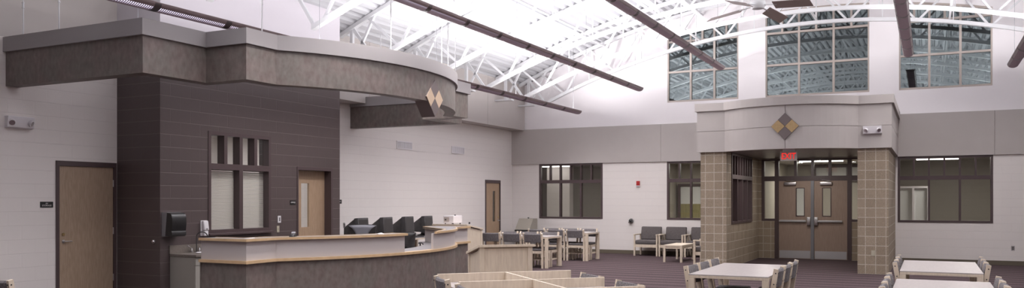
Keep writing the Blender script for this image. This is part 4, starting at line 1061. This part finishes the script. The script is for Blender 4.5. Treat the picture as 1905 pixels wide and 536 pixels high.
def table(name, x0, x1, y0, y1, h, label, cat='table', leg=0.07, th=0.045, group=None, apron=0.0, m='mapletop'):
    t = thing(name, label, cat, ((x0 + x1) / 2, (y0 + y1) / 2, 0), 0, group)
    a, b = (x1 - x0) / 2, (y1 - y0) / 2
    MB().box(-a, a, -b, b, h - 0.012, h, 0.002).build('tabletop', M[m], t)
    MB().box(-a, a, -b, b, h - th, h - 0.0125, 0.003).build('edge_band', M['maple'], t)
    for sx in (-1, 1):
        for sy in (-1, 1):
            MB().box(sx * a, sx * (a - leg), sy * b, sy * (b - leg), 0, h - th - 0.0005, 0.004).build('leg', M['maple'], t)
    if apron:
        MB().box(-a + leg, a - leg, -b + 0.012, -b + 0.034, h - th - apron, h - th - 0.001).box(-a + leg, a - leg, b - 0.034, b - 0.012, h - th - apron, h - th - 0.001).box(-a + 0.012, -a + 0.034, -b + leg, b - leg, h - th - apron, h - th - 0.001).box(a - 0.034, a - 0.012, -b + leg, b - leg, h - th - apron, h - th - 0.001).build('apron', M['maple'], t)
    return t
TH = 0.735
# foreground right tables, long side running away from the viewer
table('study_table', -2.50, -1.60, 9.58, 11.48, TH, 'pale maple study table standing before the left brick pier', group='pale maple study tables')
table('study_table', -0.315, 0.575, 11.15, 13.15, TH, 'pale maple study table at right, the farther of two in a row', group='pale maple study tables')
table('study_table', -0.315, 0.575, 8.05, 10.03, TH, 'pale maple study table cut off by the bottom right edge, nearer of two', group='pale maple study tables')
pos = ['nearest', 'middle', 'farthest']
XO = 0.183
for i, y in enumerate((9.93, 10.50, 11.07)):
    chair(-2.50 + XO, y, -PI / 2, 'grey chair, %s of three left of the table before the left pier' % pos[i], 'chairs around the table before the left pier')
    chair(-1.596 - XO, y, PI / 2, 'grey chair, %s of three right of the table before the left pier' % pos[i], 'chairs around the table before the left pier')
for i, y in enumerate((11.66, 12.24, 12.81)):
    chair(-0.315 + XO, y, -PI / 2, 'grey chair, %s of three left of the farther right table' % pos[i], 'chairs around the farther right table')
    chair(0.579 - XO, y, PI / 2, 'grey chair, %s of three right of the farther right table' % pos[i], 'chairs around the farther right table')
for i, y in enumerate((8.42, 8.98, 9.54)):
    chair(-0.315 + XO, y, -PI / 2, 'grey chair, %s of three left of the nearer right table' % pos[i], 'chairs around the nearer right table')
    chair(0.575 - XO, y + 0.02, PI / 2, 'grey chair, %s of three right of the nearer right table' % pos[i], 'chairs around the nearer right table')
# far tables by the left corner window
table('study_table', -9.72, -7.90, 17.60, 18.46, TH, 'maple study table behind the slant top stand', group='maple study tables at the back left')
table('study_table', -9.72, -7.92, 20.20, 21.08, TH, 'maple study table under the left far window', group='maple study tables at the back left')
lp = ['left', 'middle', 'right']
for i, x in enumerate((-9.35, -8.80, -8.25)):
    chair(x, 17.60 + XO, 0, 'grey chair, %s of three before the table behind the slant top stand' % lp[i], 'chairs around the two back left tables')
    chair(x, 18.464 - XO, PI, 'grey chair, %s of three beyond the table behind the slant top stand' % lp[i], 'chairs around the two back left tables')
    chair(x, 20.20 + XO, 0, 'grey chair, %s of three before the table under the left far window' % lp[i], 'chairs around the two back left tables')
    chair(x, 21.084 - XO, PI, 'grey chair, %s of three beyond the table under the left far window' % lp[i], 'chairs around the two back left tables')
chair(-8.23, 5.30, 0, 'grey library chair at the bottom left corner before the cream wall', None)

# ------------------------------------------------------------------ study carrel, set at 45 degrees
ZV, ZW = 0.825, 0.735
ca = thing('study_carrel', 'pale maple study carrel with low crossing dividers, angled in the foreground', 'study carrel', (-4.05, 7.94, 0), -PI / 4)
# local x runs along the spine towards the viewer's right, local y across it (away)
B = 0.873; nb = 4; D = 0.75; tk = 0.022
MB().box(-tk / 2, nb * B + tk / 2, -tk / 2, tk / 2, 0.0, ZV, 0.002).build('spine_panel', M['maple'], ca)
for i in range(nb + 1):
    for s in (-1, 1):
        MB().box(i * B - tk / 2, i * B + tk / 2, s * (tk / 2 + 0.0005), s * D, 0.0, ZV, 0.002).build('divider', M['maple'], ca)
for i in range(nb):
    for s in (-1, 1):
        MB().box(i * B + tk / 2 + 0.001, (i + 1) * B - tk / 2 - 0.001, s * (tk / 2 + 0.001), s * (D - 0.03), ZW - 0.03, ZW, 0.003).build('desk_surface', M['mapletop'], ca)
def carrel_pt(lx, ly):
    c, s = math.cos(-PI / 4), math.sin(-PI / 4); return (-4.05 + lx * c - ly * s, 7.94 + lx * s + ly * c)
cl = ['nearest the slant top stand', 'second from the slant top stand', 'third from the slant top stand']
for i in range(3):
    x, y = carrel_pt(B * i + 0.45, D - 0.19)
    chair(x, y, -PI / 4 + PI, 'grey chair pushed into the right of the carrel, %s' % cl[i], 'chairs pushed into the carrel')
    x, y = carrel_pt(B * i + 0.33, -D + 0.21)
    chair(x, y, -PI / 4, 'grey chair pushed into the left of the carrel, %s' % cl[i], 'chairs pushed into the carrel')

# ------------------------------------------------------------------ slant-top stands
def slant_stand(st, w_, dp, zt0, zt1):
    # local x along the tall back (viewer side), local y away
    for x in (0, w_ - 0.06):
        MB().box(x, x + 0.06, 0, 0.06, 0, zt0 - 0.012, 0.003).build('leg', M['maple'], st)
        MB().box(x, x + 0.06, dp - 0.06, dp, 0, zt1 - 0.005, 0.003).build('leg', M['maple'], st)
    MB().box(0.06, w_ - 0.06, 0.012, 0.03, 0.10, zt0 - 0.02).build('back_panel', M['maple'], st)
    MB().box(0.06, w_ - 0.06, dp - 0.03, dp - 0.012, 0.10, zt1 - 0.02).build('front_panel', M['maple'], st)
    for x in (0.012, w_ - 0.03):
        MB().hexa([(x, 0.06, 0.10), (x + 0.018, 0.06, 0.10), (x + 0.018, dp - 0.06, 0.10), (x, dp - 0.06, 0.10), (x, 0.06, zt0 - 0.04), (x + 0.018, 0.06, zt0 - 0.04), (x + 0.018, dp - 0.06, zt1 - 0.008), (x, dp - 0.06, zt1 - 0.008)]).build('side_panel', M['maple'], st)
    MB().hexa([(-0.02, -0.02, zt0 - 0.008), (w_ + 0.02, -0.02, zt0 - 0.008), (w_ + 0.02, dp + 0.02, zt1 - 0.004), (-0.02, dp + 0.02, zt1 - 0.004), (-0.02, -0.02, zt0 + 0.024), (w_ + 0.02, -0.02, zt0 + 0.024), (w_ + 0.02, dp + 0.02, zt1 + 0.028), (-0.02, dp + 0.02, zt1 + 0.028)], 0.003).build('slanted_top', M['maple'], st)
st = thing('slant_top_stand', 'maple slant top book stand standing between desk and carrel', 'stand', (-5.08 + 0.0, 8.55, 0), 0)
# corner facing the viewer's left, rotated 45 degrees
cam_l = (-0.379, 9.77)
def cam_to_world(xr, zc): return (-0.4478 * zc + 0.894 * xr, 0.894 * zc + 0.4478 * xr)
cxw, cyw = cam_to_world(*cam_l)
st.location = (cxw, cyw, 0); st.rotation_euler.z = PI / 4
slant_stand(st, 0.66, 0.52, 1.045, 0.93)
bx0, by0 = -9.73, 15.57
st2 = thing('slant_top_stand', 'maple slant top stand behind the far end of the desk, carrying the printer', 'stand', (bx0, by0, 0), 0)
slant_stand(st2, 0.84, 0.71, 1.045, 0.93)
t = thing('printer', 'white box printer on the slant top stand behind the desk', 'printer', (-9.43, 15.90, 1.082), 0)
MB().box(-0.13, 0.13, -0.19, 0.19, 0, 0.165, 0.008).build('body', M['whiteplastic'], t)
MB().box(-0.11, 0.02, -0.1915, -0.1902, 0.03, 0.13).build('front_panel', M['exitface'], t)
MB().box(-0.09, -0.05, -0.193, -0.1916, 0.06, 0.09).build('button', M['charcoal'], t)
MB().cyl((0.06, 0, 0.165), (0.06, 0, 0.185), 0.02, n=14).build('knob', M['charcoal'], t, auto=True)
def slope_z(y): return 1.045 + 0.024 + (0.93 + 0.028 - 1.045 - 0.024) * (y + 0.02 - by0) / (0.71 + 0.04)
for sx in (-0.1, 0.1):
    for sy in (-0.15, 0.15): MB().cyl((sx, sy, slope_z(15.90 + sy) - 1.082 + 0.002), (sx, sy, 0.0), 0.014, n=10).build('foot', M['charcoal'], t, auto=True)

# ------------------------------------------------------------------ computer row along the left wall
table('computer_table', XL + 0.05, -10.45, 13.95, 17.9, 0.73, 'grey topped computer table along the cream wall, below the monitors', m='worktop')
MONL = ['closest to the plum block, half hidden by the grey chair', 'second from the plum block', 'third from the plum block', 'fourth from the plum block, beside the printer']
for i, y in enumerate((14.45, 15.36, 16.22, 17.05)):
    t = thing('crt_monitor', 'dark monitor, %s' % MONL[i], 'monitor', (-11.0, y, 0.731), 0.10, 'dark monitors on the computer table')
    MB().lathe([(0.13, 0), (0.14, 0.012), (0.12, 0.025), (0.06, 0.04), (0.05, 0.07)], (0.05, 0, 0), 22).build('foot', M['charcoal'], t, auto=True)
    bz = MB().hexa([(0.10, -0.215, 0.075), (0.23, -0.215, 0.07), (0.23, 0.215, 0.07), (0.10, 0.215, 0.075), (0.10, -0.215, 0.47), (0.20, -0.215, 0.48), (0.20, 0.215, 0.48), (0.10, 0.215, 0.47)], 0.015, 2)
    b_ = bz.build('bezel', M['charcoal'], t, auto=True)
    MB().hexa([(0.2265, -0.17, 0.135), (0.2275, -0.17, 0.135), (0.2275, 0.17, 0.135), (0.2265, 0.17, 0.135), (0.2055, -0.17, 0.44), (0.2065, -0.17, 0.44), (0.2065, 0.17, 0.44), (0.2055, 0.17, 0.44)]).build('screen', M['screen'], b_)
    MB().hexa([(-0.22, -0.12, 0.10), (0.10, -0.20, 0.085), (0.10, 0.20, 0.085), (-0.22, 0.12, 0.10), (-0.22, -0.11, 0.27), (0.10, -0.20, 0.465), (0.10, 0.20, 0.465), (-0.22, 0.11, 0.27)], 0.03, 3).build('rear_shell', M['charcoal'], t, auto=True)
    k_ = thing('keyboard', 'dark keyboard in front of the monitor %s' % MONL[i].split(',')[0], 'keyboard', (-10.60, y, 0.731), -0.10, 'dark keyboards on the computer table')
    MB().hexa([(-0.07, -0.21, 0), (0.07, -0.21, 0), (0.07, 0.21, 0), (-0.07, 0.21, 0), (-0.07, -0.21, 0.032), (0.07, -0.21, 0.018), (0.07, 0.21, 0.018), (-0.07, 0.21, 0.032)], 0.004).build('case', M['charcoal'], k_)
    mb = MB()
    for r in range(4):
        for c_ in range(13): mb.box(-0.055 + r * 0.028, -0.032 + r * 0.028, -0.195 + c_ * 0.03, -0.169 + c_ * 0.03, 0.026 - r * 0.0028, 0.034 - r * 0.0028)
    mb.build('keys', M['black'], k_)
def task_chair(x, y, rz, zs, ztop, w, label, m, arms):
    t = thing('task_chair', label, 'chair', (x, y, 0), rz)
    # local +y is the front
    mb = MB()
    for k in range(5):
        a = 2 * PI * k / 5 + 0.3; mb.bar((0, 0, 0.085), (0.28 * math.cos(a), 0.28 * math.sin(a), 0.065), 0.045, 0.03)
    mb.build('base', M['charcoal'], t)
    for k in range(5):
        a = 2 * PI * k / 5 + 0.3; px, py = 0.28 * math.cos(a), 0.28 * math.sin(a)
        MB().cyl((px - 0.018, py, 0.026), (px + 0.018, py, 0.026), 0.026, n=14).build('caster', M['black'], t, auto=True)
    MB().cyl((0, 0, 0.085), (0, 0, zs - 0.08), 0.026, n=14).build('gas_lift', M['black'], t, auto=True)
    MB().box(-0.23, 0.23, -0.21, 0.23, zs - 0.08, zs, 0.03, 3).build('seat', M['charcoal'], t, auto=True)
    zb = ztop - 0.40
    mb = MB(); n = 10; cols = []
    for i in range(n + 1):
        u = -1 + 2 * i / n; ring = []
        for (zz, wf, dy) in ((zb, 0.80, 0), (zb + 0.2, 0.88, -0.02), (ztop - 0.012 * (u * u), 1.0, -0.05)):
            ring.append((u * w / 2 * wf, -0.22 + dy + 0.05 * u * u, zz))
        cols.append([mb.bm.verts.new(p) for p in ring] + [mb.bm.verts.new((p[0] * 0.98, p[1] - 0.03, p[2])) for p in ring[::-1]])
    for p, q_ in zip(cols, cols[1:]):
        for k in range(6):
            j = (k + 1) % 6; mb.bm.faces.new((p[k], p[j], q_[j], q_[k]))
    mb.bm.faces.new(cols[0][::-1]); mb.bm.faces.new(cols[-1])
    bk = mb.build('backrest', M['charcoal'], t, auto=True)
    # moulded outer shell flaring towards the top edge
    mb = MB(); rows = []
    for j in range(7):
        v = j / 6; zz = zb + 0.02 + (ztop - 0.012 - zb - 0.02) * v; hw = w / 2 * (0.34 + 0.06 * v + 0.58 * v ** 4); row = []
        for i in range(9):
            u = -1 + 2 * i / 8; xx = u * hw; uu = xx / (w / 2)
            row.append(mb.bm.verts.new((xx, -0.2555 - 0.05 * v + 0.05 * uu * uu - 0.006, zz - 0.010 * uu * uu)))
        rows.append(row)
    for p, q_ in zip(rows, rows[1:]):
        for i in range(8): mb.bm.faces.new((p[i], p[i + 1], q_[i + 1], q_[i]))
    r_ = bmesh.ops.extrude_face_region(mb.bm, geom=mb.bm.faces[:])
    bmesh.ops.translate(mb.bm, verts=[v for v in r_['geom'] if isinstance(v, bmesh.types.BMVert)], vec=(0, 0.012, 0))
    mb.build('back_shell', M[m], bk, smooth=True)
    MB().bar((0, -0.05, zs - 0.06), (0, -0.26, zs - 0.05), 0.07, 0.02).bar((0, -0.26, zs - 0.06), (0, -0.262, zb + 0.10), 0.07, 0.02, up=(0, 1, 0)).build('back_support', M['black'], t)
    if arms:
        for s in (-1, 1):
            MB().tube([(s * 0.24, 0.0, zs - 0.06), (s * 0.28, 0.0, zs - 0.05), (s * 0.29, 0.0, zs + 0.20)], 0.016).box(s * 0.29 - 0.035, s * 0.29 + 0.035, -0.12, 0.14, zs + 0.20, zs + 0.23, 0.01).build('armrest', M['charcoal'], t, auto=True)
    return t
task_chair(-9.02, 12.15, 0.42, 0.72, 1.165, 0.50, 'grey shelled task stool standing behind the desk counter', 'chairshell', False)
task_chair(-9.98, 14.9, 0.5, 0.46, 0.915, 0.44, 'dark task chair seen through the gap in the desk counter', 'charcoal', True)

# ------------------------------------------------------------------ lounge corner
def lounge(x, y, rz, label, group):
    t = thing('lounge_chair', label, 'armchair', (x, y, 0), rz, group)
    w = 0.35
    MB().box(-w + 0.05, w - 0.05, -0.22, 0.33, 0.33, 0.45, 0.03, 3).build('seat', M['lounge'], t, auto=True)
    MB().hexa([(-w + 0.052, -0.26, 0.451), (w - 0.052, -0.26, 0.451), (w - 0.052, -0.15, 0.451), (-w + 0.052, -0.15, 0.451), (-w + 0.052, -0.34, 0.82), (w - 0.052, -0.34, 0.82), (w - 0.052, -0.24, 0.82), (-w + 0.052, -0.24, 0.82)], 0.03, 3).build('backrest', M['lounge'], t, auto=True)
    for s in (-1, 1):
        MB().box(s * w, s * (w - 0.045), 0.28, 0.335, 0, 0.585, 0.006).build('leg', M['maple'], t)
        MB().box(s * w, s * (w - 0.045), -0.30, -0.245, 0, 0.585, 0.006).build('leg', M['maple'], t)
        MB().box(s * (w + 0.004), s * (w - 0.049), -0.31, 0.345, 0.586, 0.618, 0.006).build('armrest', M['maple'], t)
    MB().box(-w + 0.045, w - 0.045, 0.295, 0.32, 0.245, 0.328).box(-w + 0.045, w - 0.045, -0.285, -0.262, 0.245, 0.328).box(-w + 0.012, -w + 0.035, -0.245, 0.28, 0.245, 0.328).box(w - 0.035, w - 0.012, -0.245, 0.28, 0.245, 0.328).build('seat_rail', M['maple'], t)
    return t
LL = ['leftmost of three along the far wall', 'middle of three along the far wall', 'third along the wall, cut off by the pier']
for i, x in enumerate((-7.17, -6.44, -5.71)):
    lounge(x, 23.08, PI, 'charcoal lounge chair with maple arms, %s' % LL[i], 'lounge chairs along the far wall')
lounge(-4.98 + 0.18, 20.47, PI / 2, 'charcoal lounge chair half hidden behind the left brick pier, facing the coffee table', None)
table('coffee_table', -6.07, -5.58, 20.75, 22.0, 0.44, 'low maple coffee table in front of the lounge chairs', th=0.04, leg=0.055, apron=0.05, m='maple')
# slant fronted bin in the far left corner
t = thing('book_return_bin', 'khaki slant fronted book return bin by the far left corner', 'book return', (-11.0, 22.95, 0))
MB().extr([(-0.30, 0.69), (0.28, 0.69), (0.28, 1.02), (-0.02, 1.02)], 'x', -0.24, 0.24).build('slanted_hood', M['khaki'], t)
MB().box(-0.25, 0.25, -0.31, 0.29, 0.60, 0.689, 0.004).build('collar', M['black'], t)
MB().box(-0.22, 0.22, -0.26, 0.27, 0.0, 0.599, 0.004).build('cart_body', M['charcoal'], t)
MB().lathe([(0.02, 1.02), (0.028, 1.035), (0.022, 1.055)], (0.02, 0.1, 0), 14).build('knob', M['charcoal'], t, auto=True)

# ------------------------------------------------------------------ world, camera, view
w = bpy.data.worlds.new('night'); SC.world = w; w.use_nodes = True
bg = w.node_tree.nodes.get('Background') or w.node_tree.nodes.new('ShaderNodeBackground')
bg.inputs[0].default_value = (0.05, 0.06, 0.07, 1); bg.inputs[1].default_value = 0.25
cam = bpy.data.cameras.new('camera'); co = bpy.data.objects.new('camera', cam); C.objects.link(co)
co.location = (0, 0, 1.6); co.rotation_euler = (PI / 2, 0, math.radians(26.6))
cam.sensor_fit = 'HORIZONTAL'; cam.sensor_width = 36.0; cam.lens = 36.0 * 1548 / 1905
cam.shift_y = (371.5 - 268) / 1905
cam.clip_start = 0.05; cam.clip_end = 200
SC.camera = co
SC.view_settings.view_transform = 'Standard'; SC.view_settings.look = 'None'
SC.view_settings.gamma = 1.0; SC.view_settings.use_curve_mapping = False
SC.view_settings.exposure = 0.0
cy = SC.cycles
cy.max_bounces = 10; cy.diffuse_bounces = 5; cy.glossy_bounces = 4; cy.transmission_bounces = 6; cy.transparent_max_bounces = 16
cy.caustics_reflective = False; cy.caustics_refractive = False; cy.sample_clamp_indirect = 8.0
